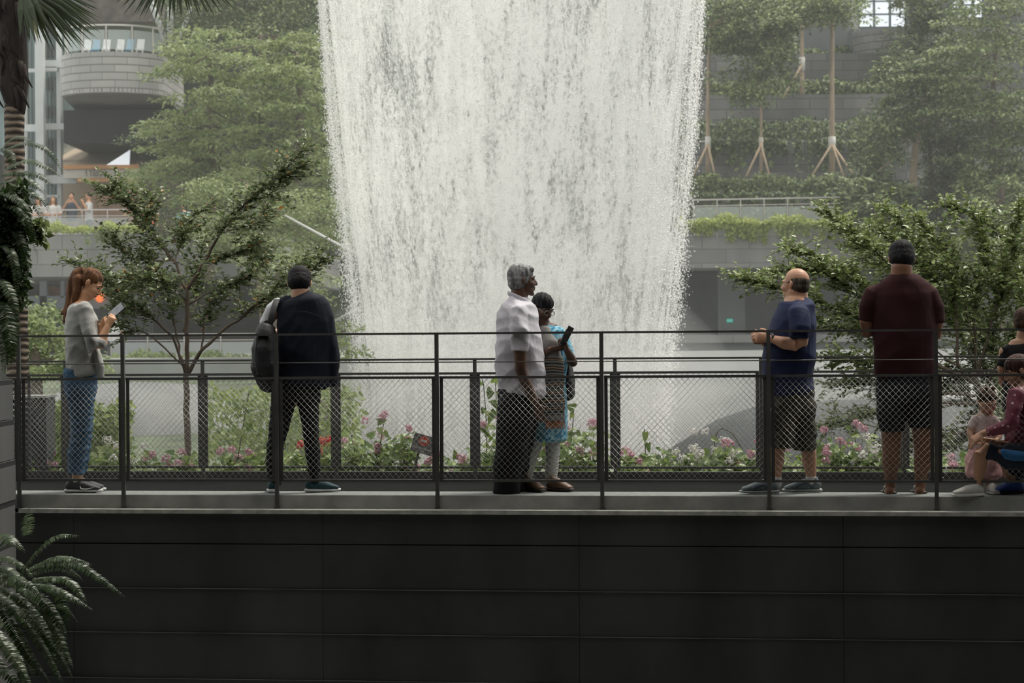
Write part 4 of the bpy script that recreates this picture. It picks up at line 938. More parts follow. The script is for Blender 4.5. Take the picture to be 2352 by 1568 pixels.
wisp('bare arching stem over the white flowers left of the bald man', [(1640, 1060), (1642, 1010), (1655, 985), (1680, 995), (1705, 1030)], [(1632, 1005), (1625, 1030)], [(1595, 992, petal_w), (1620, 990, petal_w)])
wisp('pink-tipped shoot rising above the bed right of the navy jacket', [(870, 1050), (878, 990), (884, 960)], [(878, 965), (886, 970), (872, 980), (880, 990)], [(884, 950, petal_p), (878, 958, petal_p), (838, 966, petal_p)])
wisp('light green shoot behind the back railing left of the navy jacket', [(545, 1060), (558, 980), (572, 900)], [(560, 950), (570, 970), (552, 985), (565, 1000), (575, 935), (545, 1000)])
wisp('pink flower head on a tall shoot between the bald man and the tall man', [(1962, 1060), (1965, 1000), (1966, 965)], [(1955, 985), (1972, 990), (1965, 1005)], [(1966, 972, petal_p), (1975, 978, petal_p)])
wisp('slim leafy shoot beside the blue tunic of the woman with the phone', [(1305, 1060), (1315, 980), (1318, 930)], [(1308, 930), (1325, 935), (1312, 960), (1322, 990), (1305, 1000)])
# sign
t = empty('maintenance_sign', P(980, 1075, 19.95), 'small tilted grey sign reading Maintenance Only in the flower bed', 'sign')
sgm = mk('sign_grey', (.17, .16, .15), .5, 0, .08, 3)
SM = Matrix.Translation(P(972, 1020, 19.95)) @ Matrix.Rotation(math.radians(16), 4, 'Y')
MB().box(-.092, .092, -.006, .006, -.078, .078, SM).obj('plate', sgm, t)
MB().bar(SM @ Vector((-.02, .012, -.06)), SM @ Vector((.0, .02, -.45)), .009).obj('stake', steel, t)
MB().bar(SM @ Vector((0, -.008, .028)), SM @ Vector((0, -.0065, .028)), .042, n=32, side=(1, 0, 0)).obj('red_disc', mk('sign_red', (.72, .12, .06), .4, 0, .03, 3), t)
MB().box(-.026, .026, -.0105, -.0085, .019, .037, SM).obj('white_bar', mk('sign_white', (.8, .8, .78), .4, 0, .02, 3), t)
for s_, zz in (('Maintenance', -.035), ('Only', -.062)):
    o = text('lettering', s_, (0, 0, 0), .033, MATS['sign_white'], (0, 0, 0), .0008, parent=None)
    o.matrix_world = SM @ Matrix.Translation((0, -.009, zz)) @ Matrix.Rotation(math.radians(90), 4, 'X'); o.parent = t; o.matrix_parent_inverse = Matrix.Translation(t.location).inverted()
# dark planter box at the left, and the small lit cross far behind
t = empty('planter_box', P(66, 1040, 20.6), 'dark square planter box behind the railing near the left stone wall', 'planter')
MB().box(PX(20, 20.6), PX(105, 20.6), 20.6, 21.0, PZ(1110, 20.6), PZ(906, 20.6)).obj('box', mk('planter_dark', (.035, .036, .035), .6, 0, .2, 4), t)
MB().box(PX(18, 20.6), PX(107, 20.6), 20.57, 21.03, PZ(906, 20.6), PZ(901, 20.6)).obj('rim', mk('planter_rim', (.35, .35, .33), .5, 0, .1, 4), t)
cm = bpy.data.materials.new('lit_cross'); cm.use_nodes = True; pb = cm.node_tree.nodes['Principled BSDF']; pb.inputs['Emission Color'].default_value = (1, .72, .5, 1); pb.inputs['Emission Strength'].default_value = 1.0
c = P(258, 971, 30); mb = MB().bar(c + Vector((-.04, 0, -.06)), c + Vector((.04, 0, .06)), .014).bar(c + Vector((.04, 0, -.06)), c + Vector((-.04, 0, .06)), .014)
t = empty('cross_marker', c + Vector((0, 0, -.6)), 'small glowing white cross mark behind the railing right of the young woman\'s legs', 'marker')
mb.obj('cross', cm, t); MB().bar(c + Vector((0, .03, -.06)), c + Vector((0, .03, -1.2)), .02).obj('post', steel, t)
# ---------------------------------------------------------------- people
def clothm(name, col, rough=.8, var=.10, bump=.25, bs=9, st=(1, 1, .5), col2=None): return mk(name, col, rough, 0, var, 7, bump, bs, st, .25, col2)
def hairm(name, col, col2): return mk(name, col, .6, 0, .3, 38, .35, 90, (1, 1, .22), .15, col2)
skin_l = mk('skin_light', (.66, .36, .21), .5, 0, .06, 14, 0, sub=.12); skin_t = mk('skin_tan', (.45, .25, .155), .5, 0, .08, 14, 0, sub=.1); skin_d = mk('skin_brown', (.10, .048, .029), .5, 0, .1, 14, 0)
eyem = mk('eye', (.03, .02, .015), .15, 0, .05, 5); lipm = mk('lip', (.42, .14, .12), .45, 0, .05, 9)
black_hair = hairm('black_hair', (.005, .005, .006), (.020, .019, .021)); brown_hair = hairm('brown_hair', (.06, .026, .013), (.22, .105, .05)); grey_hair = hairm('grey_hair', (.06, .06, .06), (.42, .42, .42))
whitem = mk('rubber_white', (.70, .70, .68), .5, 0, .06, 14); blackm = mk('black_plastic', (.012, .012, .014), .35, 0, .2, 9)

def folds(seed, amp=.006, fz=18, fx=12, diag=.8):
    r_ = np.random.default_rng(seed); ph = r_.random(8) * 6.28; k = r_.uniform(-1, 1, (8, 3))
    def f(co):
        o = np.zeros(len(co))
        for i in range(6):
            fr_ = (fz if i % 2 else fx) * (.6 + .3 * i)
            v = np.array([k[i, 0] * 1.0, k[i, 1] * .6, (diag if i % 2 else .35) * (1 if k[i, 2] > 0 else -1)])
            q_ = np.sin(co @ v * fr_ + ph[i] + 1.5 * np.sin(co[:, 2] * 6 + ph[i + 1]) + .8 * np.sin(co[:, 0] * 11 + ph[i]))
            o += (1 - 1.6 * np.abs(q_)) * (.4 + .6 * np.sin(co[:, 2] * 5 + co[:, 0] * 4 + ph[(i + 3) % 8]) ** 2) / (1 + .4 * i)
        return o * amp * .95
    return f
class Fig:
    def __init__(s, px, b, label, name='person'):
        a = a_of(px, b); s.base = B(a, b, .001); s.dep = s.base.y; s.s = FPX / s.dep
        s.t = empty(name, s.base, label, 'person')
    def J(s, x, y, dy=0): return P(x, y, s.dep + dy)
    def T(s, mb, pts, side=(1, 0, 0), n=16, cap=2, smooth=0):
        q = [s.J(p[0], p[1], p[2]) for p in pts]; r = [((p[3] / s.s, p[3] / s.s) if len(p) == 4 else (p[3] / s.s, p[4] / s.s)) for p in pts]
        mb.tube(q, r, side, n, ((2, 1) if n == 16 else 1) if cap == 1 else cap); return mb
    def E(s, mb, x, y, dy, rx, ry, rz): mb.ell(s.J(x, y, dy), (rx / s.s, ry / s.s, rz / s.s)); return mb
    def head(s, mb, C, f, u=(0, 0, 1), k=1.0, ears=True, nose=1.0, fat=1.0):
        f = Vector(f).normalized(); u = Vector(u); l = u.cross(f).normalized(); u = f.cross(l).normalized(); s.hf = (C, f, l, u, k)
        M3 = Matrix((f, l, u)).transposed()
        def e(a, b, c, r): mb.ell(C + (f * a + l * b + u * c) * k, tuple(x * k for x in r), M3, 18, 12)
        def p(a, b, c): return C + (f * a + l * b + u * c) * k
        e(-.012, 0, .035, (.094, .075, .085)); e(.028, 0, -.012, (.066, .063 * fat, .085)); e(.030, 0, -.065, (.058, .054 * fat, .045)); e(.072, 0, -.098, (.020, .022, .017))
        mb.tube([p(.086, 0, .018), p(.100, 0, -.005), p(.108 * (1 if nose >= 1 else .97), 0, -.024)], [.009 * k, .011 * k, .0145 * k], side=l, n=10)
        e(.098, .013, -.030, (.011, .009, .008)); e(.098, -.013, -.030, (.011, .009, .008))
        mb.tube([p(.072, .045, .020), p(.086, .018, .027), p(.088, 0, .024), p(.086, -.018, .027), p(.072, -.045, .020)], .0105 * k, side=u, n=8)
        for sg in (1, -1): e(.058, .037 * sg, -.025, (.030, .026 * fat, .028))
        e(.090, 0, -.055, (.011, .024, .0065)); e(.087, 0, -.068, (.011, .021, .0075))
        if ears:
            for sg in (1, -1):
                e(-.008, .077 * sg, .0, (.016, .008, .028)); e(-.015, .083 * sg, .004, (.009, .006, .021))
    def face(s, brow=None, lips=True):
        C, f, l, u, k = s.hf; M3 = Matrix((f, l, u)).transposed()
        def p(a, b, c): return C + (f * a + l * b + u * c) * k
        for sg in (1, -1):
            MB().ell(p(.079, .031 * sg, .008), (.008 * k, .013 * k, .0075 * k), M3, 10, 7).obj('eye', eyem, s.t, True)
            if brow: MB().tube([p(.080, .048 * sg, .030), p(.094, .030 * sg, .037), p(.097, .013 * sg, .033)], [.003, .0048, .004], side=u, n=6).obj('eyebrow', brow, s.t, True)
        if lips:
            m_ = MB().ell(p(.097, 0, -.0555), (.007, .022, .0048), M3, 10, 7).ell(p(.0945, 0, -.066), (.0075, .019, .0058), M3, 10, 7); m_.obj('lips', lipm, s.t, True)
    def shorthair(s, m, k=1.0, low=1.0, front=0., disp=None, vox=.006, extra=None):
        C, f, l, u, hk = s.hf; M3 = Matrix((f, l, u)).transposed(); mb = MB(); hk2 = hk * k
        def e(a, b, c, r): mb.ell(C + (f * a + l * b + u * c) * hk, tuple(x * hk2 for x in r), M3, 18, 12)
        e(-.014 + front, 0, .049, (.099, .082, .080)); e(-.036, 0, .0 - .012 * low, (.072, .079, .062)); e(-.052, 0, -.035 * low, (.042, .058, .036)); e(-.028, 0, .018, (.083, .083, .060))
        if extra: extra(mb, e)
        return link('hair', remesh(mb, 'hair', vox, 2, disp or (lambda co: .0014 * np.sin(co[:, 0] * 260 + 3 * np.sin(co[:, 2] * 60)) * np.cos(co[:, 1] * 190))), m, s.t)
    def hand(s, mb, W, d, n, k=1.0, curl=.5, ts=1, spread=.0):
        d = Vector(d).normalized(); n = Vector(n); n = (n - d * n.dot(d)).normalized(); sd_ = d.cross(n)
        mb.tube([W - d * .01, W + d * .03 * k, W + d * .085 * k], [(.024 * k, .019 * k), (.036 * k, .017 * k), (.040 * k, .014 * k)], side=sd_, n=12)
        for i, (ln, o) in enumerate(((.070, .030), (.079, .010), (.073, -.010), (.057, -.029))):
            p = W + d * (.083 - .006 * (i == 3)) * k + sd_ * o * k * ts; pts = [p - d * .015]; an = 0; q = p; c_ = curl if not isinstance(curl, (list, tuple)) else curl[i]
            for fr_, da in ((.42, .55), (.33, 1.0), (.28, .75)):
                an += da * c_; q = q + (d * math.cos(an) + n * math.sin(an) + sd_ * (spread * o * 4 * ts)) * ln * fr_ * k; pts.append(q)
            mb.tube(pts, [.0095 * k, .0092 * k, .0085 * k, .0072 * k], side=sd_, n=8)
        tb = W + d * .022 * k + sd_ * .028 * ts * k; t1 = tb + (d * .55 + sd_ * ts * .75 + n * .35) * .042 * k; t2 = t1 + (d * .85 + sd_ * ts * .1 + n * .5).normalized() * .033 * k
        mb.tube([tb - sd_ * ts * .012, tb, t1, t2], [.014 * k, .0135 * k, .011 * k, .009 * k], side=n, n=8)
    def skin(s, mb, m, name='body', vox=.0058, sm=3, disp=None): return link(name, remesh(mb, name, vox, sm, disp), m, s.t)
    def cloth(s, name, mb, m, seed=1, amp=.005, vox=.008, sm=4, fz=18, fx=12, diag=.8, parent=None): return link(name, remesh(mb, name, vox, sm, folds(seed, amp, fz, fx, diag)), m, parent or s.t)
    def shoe(s, x, y, dy, dirv, mU, mS, L=.275, h=1.0, band=None):
        d = Vector(dirv); d.z = 0; d.normalize(); q = s.J(x, y, dy); q.z = .0015; sv = Vector((-d.y, d.x, 0)); k = L / .275
        def p(a, z, b=0): return q + d * a * k + sv * b + Vector((0, 0, z * h))
        mb = MB(); mb.tube([p(.030, .052), p(.08, .058), p(.14, .052), p(.20, .040), p(.245, .032)], [(.034, .038), (.036, .046), (.038, .038), (.042, .026), (.034, .018)], side=sv, n=14)
        mb.tube([p(.052, .05), p(.050, .085)], [(.034, .040), (.031, .036)], side=sv, n=14)
        o = link('shoe', remesh(mb, 'shoe', .005, 3), mU, s.t)
        sb = MB(); sb.tube([p(.004, .016), p(.05, .016), p(.13, .014), p(.20, .014), p(.268, .018)], [(.032, .015), (.040, .0155), (.036, .0135), (.046, .0135), (.030, .010)], side=sv, n=14)
        link('sole', remesh(sb, 'sole', .005, 2), mS, o)
        lc = MB()
        for i in range(4): lc.bar(p(.10 + .028 * i, .098 - .012 * i, -.022), p(.112 + .028 * i, .096 - .012 * i, .022), .0028, n=5)
        lc.obj('laces', band or whitem, o, True); return o, p

# --- young woman with phone -------------------------------------------------
g = Fig(190, .26, 'young woman in grey cardigan and cropped blue jeans looking down at her phone')
b = MB(); C = g.J(208, 651); f = Vector((math.cos(.62), -.06, -math.sin(.62)))
g.head(b, C, f, (math.sin(.62), 0, math.cos(.62)), .94, nose=.9)
g.T(b, [(197, 672, 0, 15, 15), (190, 688, 0, 14, 15), (186, 703, 0, 17, 19)])
g.T(b, [(186, 708, 0, 20, 44), (184, 740, 0, 28, 46), (184, 800, 0, 26, 38), (184, 850, 0, 32, 46), (184, 880, 0, 34, 50)])
for dy, ax in ((-.09, 0), (.09, 5)):
    g.T(b, [(184 + ax, 880, dy, 27), (183 + ax, 940, dy, 22), (184 + ax, 985, dy, 17), (177 + ax, 1040, dy, 15), (176 + ax, 1085, dy, 11), (176 + ax, 1112, dy, 10)])
    g.T(b, [(170 + ax, 1118, dy, 9), (195 + ax, 1126, dy, 9), (215 + ax, 1128, dy, 7)], side=(0, 1, 0))
W1 = g.J(247, 750, -.14); g.T(b, [(194, 722, -.17, 13), (207, 770, -.20, 12), (219, 800, -.19, 11.5), (226, 796, -.18, 11.5), (238, 770, -.155, 10), (247, 750, -.14, 7.5)])
W2 = g.J(232, 758, .04); g.T(b, [(196, 724, .16, 13), (205, 790, .19, 11), (214, 795, .17, 11), (226, 775, .08, 9), (232, 758, .04, 7.5)])
g.hand(b, W1, (.42, 0, .90), (.25, .95, .1), .86, (.9, 1.0, 1.05, 1.1), 1); g.hand(b, W2, (.45, -.1, .8), (.3, -.9, .1), .86, (.7, .8, .9, .9), -1)
g.skin(b, skin_l, vox=.0055); g.face(brown_hair)
h = MB(); Cc, ff, ll, uu, kk = g.hf; M3 = Matrix((ff, ll, uu)).transposed()
def he(a, b_, c, r): h.ell(Cc + (ff * a + ll * b_ + uu * c) * kk, tuple(x * kk for x in r), M3, 18, 12)
he(-.018, 0, .046, (.096, .082, .081)); he(-.045, 0, .012, (.062, .076, .066))
g.T(h, [(186, 622, 0, 11), (178, 628, 0, 13), (170, 645, 0, 14), (166, 670, 0, 13), (161, 695, 0, 11), (154, 718, 0, 9), (148, 738, 0, 4)])
g.T(h, [(178, 640, -.03, 12), (176, 670, -.05, 9), (167, 700, -.03, 6), (160, 715, 0, 3)]); g.T(h, [(156, 706, .01, 7), (147, 716, .02, 6), (142, 721, .02, 3)])
link('hair', remesh(h, 'hair', .0055, 2, lambda co: .0012 * np.sin(co[:, 0] * 170 - co[:, 2] * 40) + .001 * np.sin(co[:, 1] * 240)), brown_hair, g.t)
grey_k = clothm('grey_knit', (.40, .40, .38), .85, .06, .15, 60)
c_ = MB(); g.T(c_, [(185, 696, 0, 19, 26), (185, 704, 0, 25, 50), (186, 715, 0, 30, 58), (187, 745, 0, 37, 58), (188, 790, 0, 38, 52), (192, 830, 0, 42, 50), (197, 858, 0, 43, 53), (198, 862, 0, 42, 53)], n=24, cap=1)
g.T(c_, [(194, 712, -.15, 19), (206, 765, -.195, 16.5), (218, 800, -.195, 17), (229, 790, -.185, 15), (234, 780, -.175, 12.5)], cap=1); g.T(c_, [(196, 714, .15, 19), (206, 785, .19, 16), (214, 795, .17, 15), (222, 783, .12, 13)], cap=1)
g.T(c_, [(222, 800, -.10, 6, 12), (230, 840, -.12, 10, 14), (232, 868, -.12, 9, 12)], cap=1)
g.cloth('cardigan', c_, grey_k, 3, .009, .0075, 3, 20, 14)
jean = mk('blue_denim', (.035, .08, .145), .8, 0, .3, 5, .2, 70, (1, 1, .4), .2, (.085, .16, .25))
j = MB(); g.T(j, [(184, 846, 0, 36, 50), (185, 875, 0, 39, 56), (186, 905, 0, 36, 52)], n=20, cap=1)
for dy, ax in ((-.09, 0), (.09, 5)): g.T(j, [(185 + ax, 890, dy, 34, 30), (185 + ax, 940, dy, 27, 26), (186 + ax, 985, dy, 24, 22), (180 + ax, 1030, dy, 23, 21), (174 + ax, 1087, dy, 20, 19)], cap=1)
g.cloth('jeans', j, jean, 5, .007, .0075, 3, 34, 16, 1.2)
for dy, x in ((-.09, 150), (.10, 158)):
    o, p = g.shoe(x, 1135, dy, (1, -.06, 0), mk('shoe_charcoal', (.05, .052, .055), .6, 0, .2, 30, .3, 120), whitem, .29)
    sw = bez([p(.215, .040, -.042), p(.165, .030, -.0435), p(.125, .034, -.042), p(.118, .050, -.040)], 6)
    if dy < 0: MB().tube(sw, [.001 + .0035 * math.sin(math.pi * .85 * i / (len(sw) - 1)) for i in range(len(sw))], n=6, cap=1).obj('side_mark', whitem, o, True)
    k_ = MB(); g.T(k_, [(176 if dy < 0 else 181, 1098, dy, 10.5), (174 if dy < 0 else 179, 1112, dy, 11)]); k_.obj('sock', whitem, g.t, True)
def phone(label, c, up, nrm, w_=.072, h_=.148, th=.008, screen=(.35, .38, .42), case=False):
    up = Vector(up).normalized(); nrm = Vector(nrm); nrm = (nrm - up * nrm.dot(up)).normalized(); sd_ = up.cross(nrm)
    M = Matrix(((sd_.x, nrm.x, up.x, c.x), (sd_.y, nrm.y, up.y, c.y), (sd_.z, nrm.z, up.z, c.z), (0, 0, 0, 1)))
    t = empty('phone', c, label, 'phone'); m_ = MB().box(-w_/2, w_/2, -th/2, th/2, -h_/2, h_/2, M); o = m_.obj('casing', blackm, t)
    bv = o.modifiers.new('b', 'BEVEL'); bv.width = .003; bv.segments = 2
    MB().box(-w_/2 + .004, w_/2 - .004, th/2, th/2 + .0008, -h_/2 + .010, h_/2 - .010, M).obj('screen', mk('screen_' + label[:6], screen, .12, 0, .2, 30), t)
    if case:
        MB().box(-w_/2 - .001, -w_/2 + .001, 0, .055, -h_/2, h_/2 - .03, M).obj('case_flap', blackm, t)
    return t
phone('grey-screened phone held up by the young woman in the grey cardigan', g.J(267, 714, -.10), (.76, 0, .64), (-.45, -.85, .3))

# --- man in navy jacket -----------------------------------------------------
g = Fig(690, .26, 'man in a navy jacket and black trousers seen from behind, backpack on one shoulder')
b = MB(); C = g.J(688, 653, .02); g.head(b, C, (.05, math.cos(.6), -math.sin(.6)), (0, math.sin(.6), math.cos(.6)), 1.08)
g.T(b, [(688, 668, -.01, 19, 18), (688, 685, -.02, 20, 18)])
g.T(b, [(690, 704, 0, 34, 20), (692, 720, 0, 52, 32), (690, 800, 0, 46, 30), (688, 870, 0, 46, 32), (686, 900, 0, 44, 32)])
g.T(b, [(656, 905, 0, 22), (645, 960, 0, 16), (635, 1020, 0, 12), (631, 1075, 0, 11), (632, 1115, 0, 9)]); g.T(b, [(706, 905, 0, 22), (711, 960, 0, 16), (716, 1020, 0, 12), (720, 1075, 0, 10), (723, 1115, 0, 9)])
g.T(b, [(636, 712, 0, 14), (615, 738, .02, 12), (603, 756, .05, 12), (612, 765, .16, 10), (650, 762, .24, 8)])
g.T(b, [(746, 725, 0, 14), (756, 790, .0, 12), (750, 800, .12, 11), (720, 775, .25, 8)])
g.hand(b, g.J(650, 762, .24), (.8, .3, .2), (0, -.3, 1), .95, .7, 1); g.hand(b, g.J(720, 775, .25), (-.7, .3, .4), (0, -.3, 1), .95, .7, -1)
g.skin(b, skin_t); g.shorthair(black_hair, 1.02, .55)
navy = clothm('navy_cotton', (.008, .010, .019), .8, .25, .2, 12)
c_ = MB(); g.T(c_, [(689, 676, -.01, 25, 25), (691, 684, -.005, 44, 33), (692, 692, -.005, 53, 36), (696, 705, 0, 60, 38), (700, 740, 0, 66, 42), (700, 800, 0, 66, 43), (698, 850, 0, 66, 43), (697, 884, 0, 66, 42)], n=26, cap=1)
g.T(c_, [(718, 694, 0, 18, 20), (738, 704, 0, 19, 21), (752, 730, .0, 17, 20), (760, 790, .0, 15, 19), (765, 840, .0, 13, 17), (768, 888, .0, 9, 14)], cap=1)
g.T(c_, [(742, 880, .0, 16, 12), (741, 893, 0, 5, 7)], cap=1); g.T(c_, [(662, 694, 0, 18), (642, 702, 0, 17), (634, 720, 0, 12)], cap=1)
g.cloth('jacket', c_, navy, 7, .008, .008, 4, 7, 26, .25)
y_ = MB(); y_.tube([g.J(640, 724, -.135), g.J(670, 716, -.142), g.J(705, 716, -.145), g.J(745, 730, -.12)], .0022, n=5); y_.obj('yoke_seam', navy, g.t, True)
c_ = MB(); g.T(c_, [(640, 700, 0, 17), (626, 712, .01, 16), (617, 726, .02, 15), (608, 746, .03, 15)], cap=1); g.cloth('sleeve', c_, clothm('white_tee', (.62, .64, .66), .8, .05), 9, .004)
blk = clothm('black_cotton', (.010, .010, .011), .85, .2, .2, 10)
j = MB(); g.T(j, [(688, 860, 0, 48, 36), (685, 895, 0, 54, 38), (682, 918, 0, 56, 38)], n=22, cap=1)
g.T(j, [(656, 900, 0, 33, 33), (645, 955, 0, 25, 27), (637, 1000, 0, 21, 23), (631, 1040, 0, 19, 20), (630, 1075, 0, 18, 19), (631, 1112, 0, 15, 17)], cap=1)
g.T(j, [(706, 900, 0, 31, 33), (711, 950, 0, 23, 27), (715, 1000, 0, 18, 22), (719, 1040, 0, 17, 19), (721, 1075, 0, 14.5, 18), (723, 1106, 0, 13, 16)], cap=1)
g.cloth('trousers', j, blk, 11, .006, .008, 3, 30, 14, 1.1)
teal = mk('teal_knit', (.012, .05, .065), .7, 0, .2, 30, .3, 120)
g.shoe(626, 1136, -.06, (-.12, 1, 0), teal, whitem, .28); g.shoe(702, 1137, -.02, (.95, .3, 0), teal, whitem, .27)
t = empty('backpack', g.J(610, 885, -.12), 'black backpack hanging off the left shoulder of the man in the navy jacket', 'backpack')
c_ = MB(); g.T(c_, [(612, 762, -.12, 24, 26), (606, 800, -.14, 29, 34), (608, 840, -.14, 32, 36), (616, 876, -.12, 26, 28)], n=20)
link('bag', remesh(c_, 'bag', .008, 3, folds(4, .005, 14, 10)), mk('black_nylon', (.014, .014, .016), .55, 0, .2, 9, .06, 60), t)
MB().tube([g.J(589, 775, -.22), g.J(584, 820, -.25), g.J(592, 860, -.23)], .003, n=6).obj('zip', mk('zip_grey', (.2, .2, .2), .35, .6, .1, 9), t, True)
MB().tube([g.J(600, 745, -.12), g.J(612, 736, -.14), g.J(622, 748, -.12)], [(.012, .006)] * 3, n=8).obj('grab_loop', MATS['black_nylon'], t, True)
MB().tube([g.J(634, 688, .06), g.J(636, 688, -.06), g.J(630, 705, -.12), g.J(622, 735, -.15), g.J(613, 768, -.14)], [(.024, .005)] * 5, n=10, cap=1).obj('shoulder_strap', MATS['black_nylon'], t, True)

# --- older man in pale shirt --------------------------------------------------
g = Fig(1192, .30, 'grey-haired man in a pale lilac short-sleeved shirt and wide black trousers, in profile')
b = MB(); C = g.J(1199, 645); g.head(b, C, (.96, .22, .02), (0, 0, 1), 1.0, nose=1.05)
g.T(b, [(1194, 664, 0, 19, 19), (1190, 690, 0, 22, 21)])
g.T(b, [(1190, 708, 0, 24, 42), (1192, 740, 0, 38, 54), (1195, 800, 0, 44, 50), (1196, 860, 0, 42, 46), (1194, 900, 0, 32, 42)])
for dy, ax in ((-.10, -6), (.10, 6)):
    g.T(b, [(1190 + ax, 925, dy, 22), (1182 + ax, 1010, dy, 20), (1168 + ax, 1110, dy, 14)]); g.T(b, [(1160 + ax, 1124, dy, 12), (1190 + ax, 1129, dy, 8)], side=(0, 1, 0))
W1 = g.J(1231, 928, -.20)
g.T(b, [(1194, 728, -.175, 14), (1194, 790, -.235, 15.5), (1197, 848, -.235, 13.5), (1203, 868, -.23, 12.5), (1218, 900, -.215, 11), (1231, 928, -.20, 8.5)])
g.T(b, [(1196, 724, .20, 17), (1196, 850, .24, 13), (1225, 925, .2, 9)])
g.hand(b, W1, (.28, 0, -.95), (.25, .9, 0), 1.0, (.35, .45, .55, .6), 1); g.hand(b, g.J(1225, 925, .2), (.3, 0, -1), (.2, -.9, 0), 1.0, .5, -1)
g.skin(b, skin_d)
g.face(grey_hair, False)
def ext(mb, e): e(.062, 0, .085, (.032, .055, .030)); e(-.04, 0, .07, (.06, .07, .06)); e(.012, .066, .012, (.022, .014, .034)); e(.012, -.066, .012, (.022, .014, .034))
g.shorthair(grey_hair, 1.0, 1.1, 0, lambda co: .0028 * np.sin(co[:, 0] * 330 + 160 * co[:, 2] + 2 * np.sin(co[:, 2] * 45)) * np.cos(co[:, 1] * 230 + co[:, 2] * 50), .0055, ext)
Cc, ff, ll, uu, kk = g.hf
MB().ell(Cc + ff * .093 - uu * .046, (.0095, .027, .0065), Matrix((ff, ll, uu)).transposed()).obj('moustache', mk('moustache_white', (.62, .62, .60), .7, 0, .1, 60), g.t, True)
lilac = clothm('lilac_shirt_cloth', (.60, .58, .63), .75, .05, .12, 40)
c_ = MB(); g.T(c_, [(1189, 684, 0, 24, 26), (1190, 693, 0, 30, 39), (1191, 702, 0, 38, 53), (1190, 722, 0, 46, 62), (1191, 755, 0, 51, 66), (1193, 800, 0, 57, 64), (1195, 850, 0, 58, 62), (1200, 895, 0, 56, 62), (1200, 908, 0, 56, 61)], n=28, cap=1)
g.T(c_, [(1192, 706, -.10, 20), (1193, 716, -.165, 22), (1192, 760, -.225, 22), (1192, 806, -.235, 20)], cap=1); g.T(c_, [(1192, 706, .10, 20), (1195, 718, .175, 22), (1194, 760, .225, 22), (1194, 800, .235, 19)], cap=1)
g.cloth('shirt', c_, lilac, 13, .011, .0075, 3, 17, 9, 1.0)
k_ = MB(); k_.tube([g.J(1195 + 28 * math.cos(a), 686 + 13 * math.cos(a) + (6 if math.cos(a) > .8 else 0), .094 * math.sin(a)) for a in [.25 + (2 * math.pi - .5) * i / 24 for i in range(25)]], [(.019, .0045)] * 25, side=(-.15, 0, 1), n=8, cap=1)
k_.obj('collar', lilac, g.t, True)
j = MB(); g.T(j, [(1194, 895, 0, 50, 56), (1192, 930, 0, 50, 56), (1190, 960, 0, 46, 54)], n=22, cap=1)
for dy, ax in ((-.10, -3), (.10, 7)): g.T(j, [(1190 + ax, 930, dy, 45, 38), (1182 + ax, 1000, dy, 40, 34), (1174 + ax, 1060, dy, 36, 31), (1168 + ax, 1100, dy, 32, 28), (1165 + ax, 1134, dy, 31, 28)], cap=1)
g.cloth('trousers', j, blk, 15, .007, .008, 4, 8, 16, .4)

# --- woman with striped scarf -------------------------------------------------
g = Fig(1262, .52, 'woman with glasses and a long striped scarf looking down at a black phone')
b = MB(); C = g.J(1244, 708); g.head(b, C, (.62, -.62, -.42), (.3, -.2, .93), .94, nose=.95)
g.T(b, [(1246, 735, 0, 15, 16), (1250, 755, 0, 17, 18)])
g.T(b, [(1256, 765, 0, 34, 26), (1262, 800, 0, 38, 30), (1264, 860, 0, 34, 28), (1262, 920, 0, 38, 34)])
g.T(b, [(1240, 925, 0, 22), (1232, 1000, 0, 15), (1212, 1080, 0, 11), (1211, 1118, 0, 9)]); g.T(b, [(1278, 925, 0, 22), (1272, 1000, 0, 17), (1268, 1080, 0, 12), (1267, 1118, 0, 9)])
W1 = g.J(1302, 803, -.20); W2 = g.J(1266, 802, -.17)
g.T(b, [(1290, 776, 0, 13), (1306, 815, -.02, 12), (1316, 832, -.05, 11), (1310, 818, -.14, 9.5), (1302, 803, -.20, 7.5)])
g.T(b, [(1226, 780, 0, 13), (1218, 830, -.03, 11), (1238, 822, -.10, 9.5), (1262, 803, -.17, 7.5)])
g.hand(b, W1, (-.28, .05, .95), (-.85, -.3, -.1), .88, (1.3, 1.25, 1.2, 1.1), -1); g.hand(b, W2, (.98, -.1, .12), (.1, .55, .8), .88, (.5, .55, .6, .7), -1)
g.skin(b, skin_d); g.face(black_hair, False)
def ext(mb, e): e(-.03, .058, -.02, (.055, .03, .06)); e(-.03, -.058, -.02, (.055, .03, .06)); e(-.085, 0, -.05, (.045, .055, .05))
g.shorthair(black_hair, 1.0, 1.0, .004, lambda co: .002 * np.sin(co[:, 0] * 200), .0055, ext)
Cc, ff, ll, uu, kk = g.hf
gm = MB()
for sg in (1, -1):
    c = Cc + (ff * .098 + ll * .034 * sg + uu * .002) * kk; pts = [c + ll * .026 * math.cos(a) + uu * .018 * math.sin(a) for a in [i * math.pi / 8 for i in range(17)]]; gm.tube(pts, .0022, side=ff, n=6, cap=1)
    gm.bar(c + ll * .026 * sg, Cc + ll * .080 * sg - ff * .005 + uu * .01, .002, n=6)
gm.bar(Cc + (ff * .101 + ll * .009) * kk, Cc + (ff * .101 - ll * .009) * kk, .002, n=6); gm.obj('eyeglasses', mk('glasses_frame', (.35, .34, .32), .25, .7, .1, 9), g.t, True)
kur = MB(); g.T(kur, [(1252, 752, 0, 20, 22), (1258, 764, 0, 38, 32), (1263, 790, 0, 43, 37), (1264, 860, 0, 40, 36), (1262, 920, 0, 42, 40), (1262, 985, 0, 41, 42), (1262, 1010, 0, 41, 43)], n=24, cap=1)
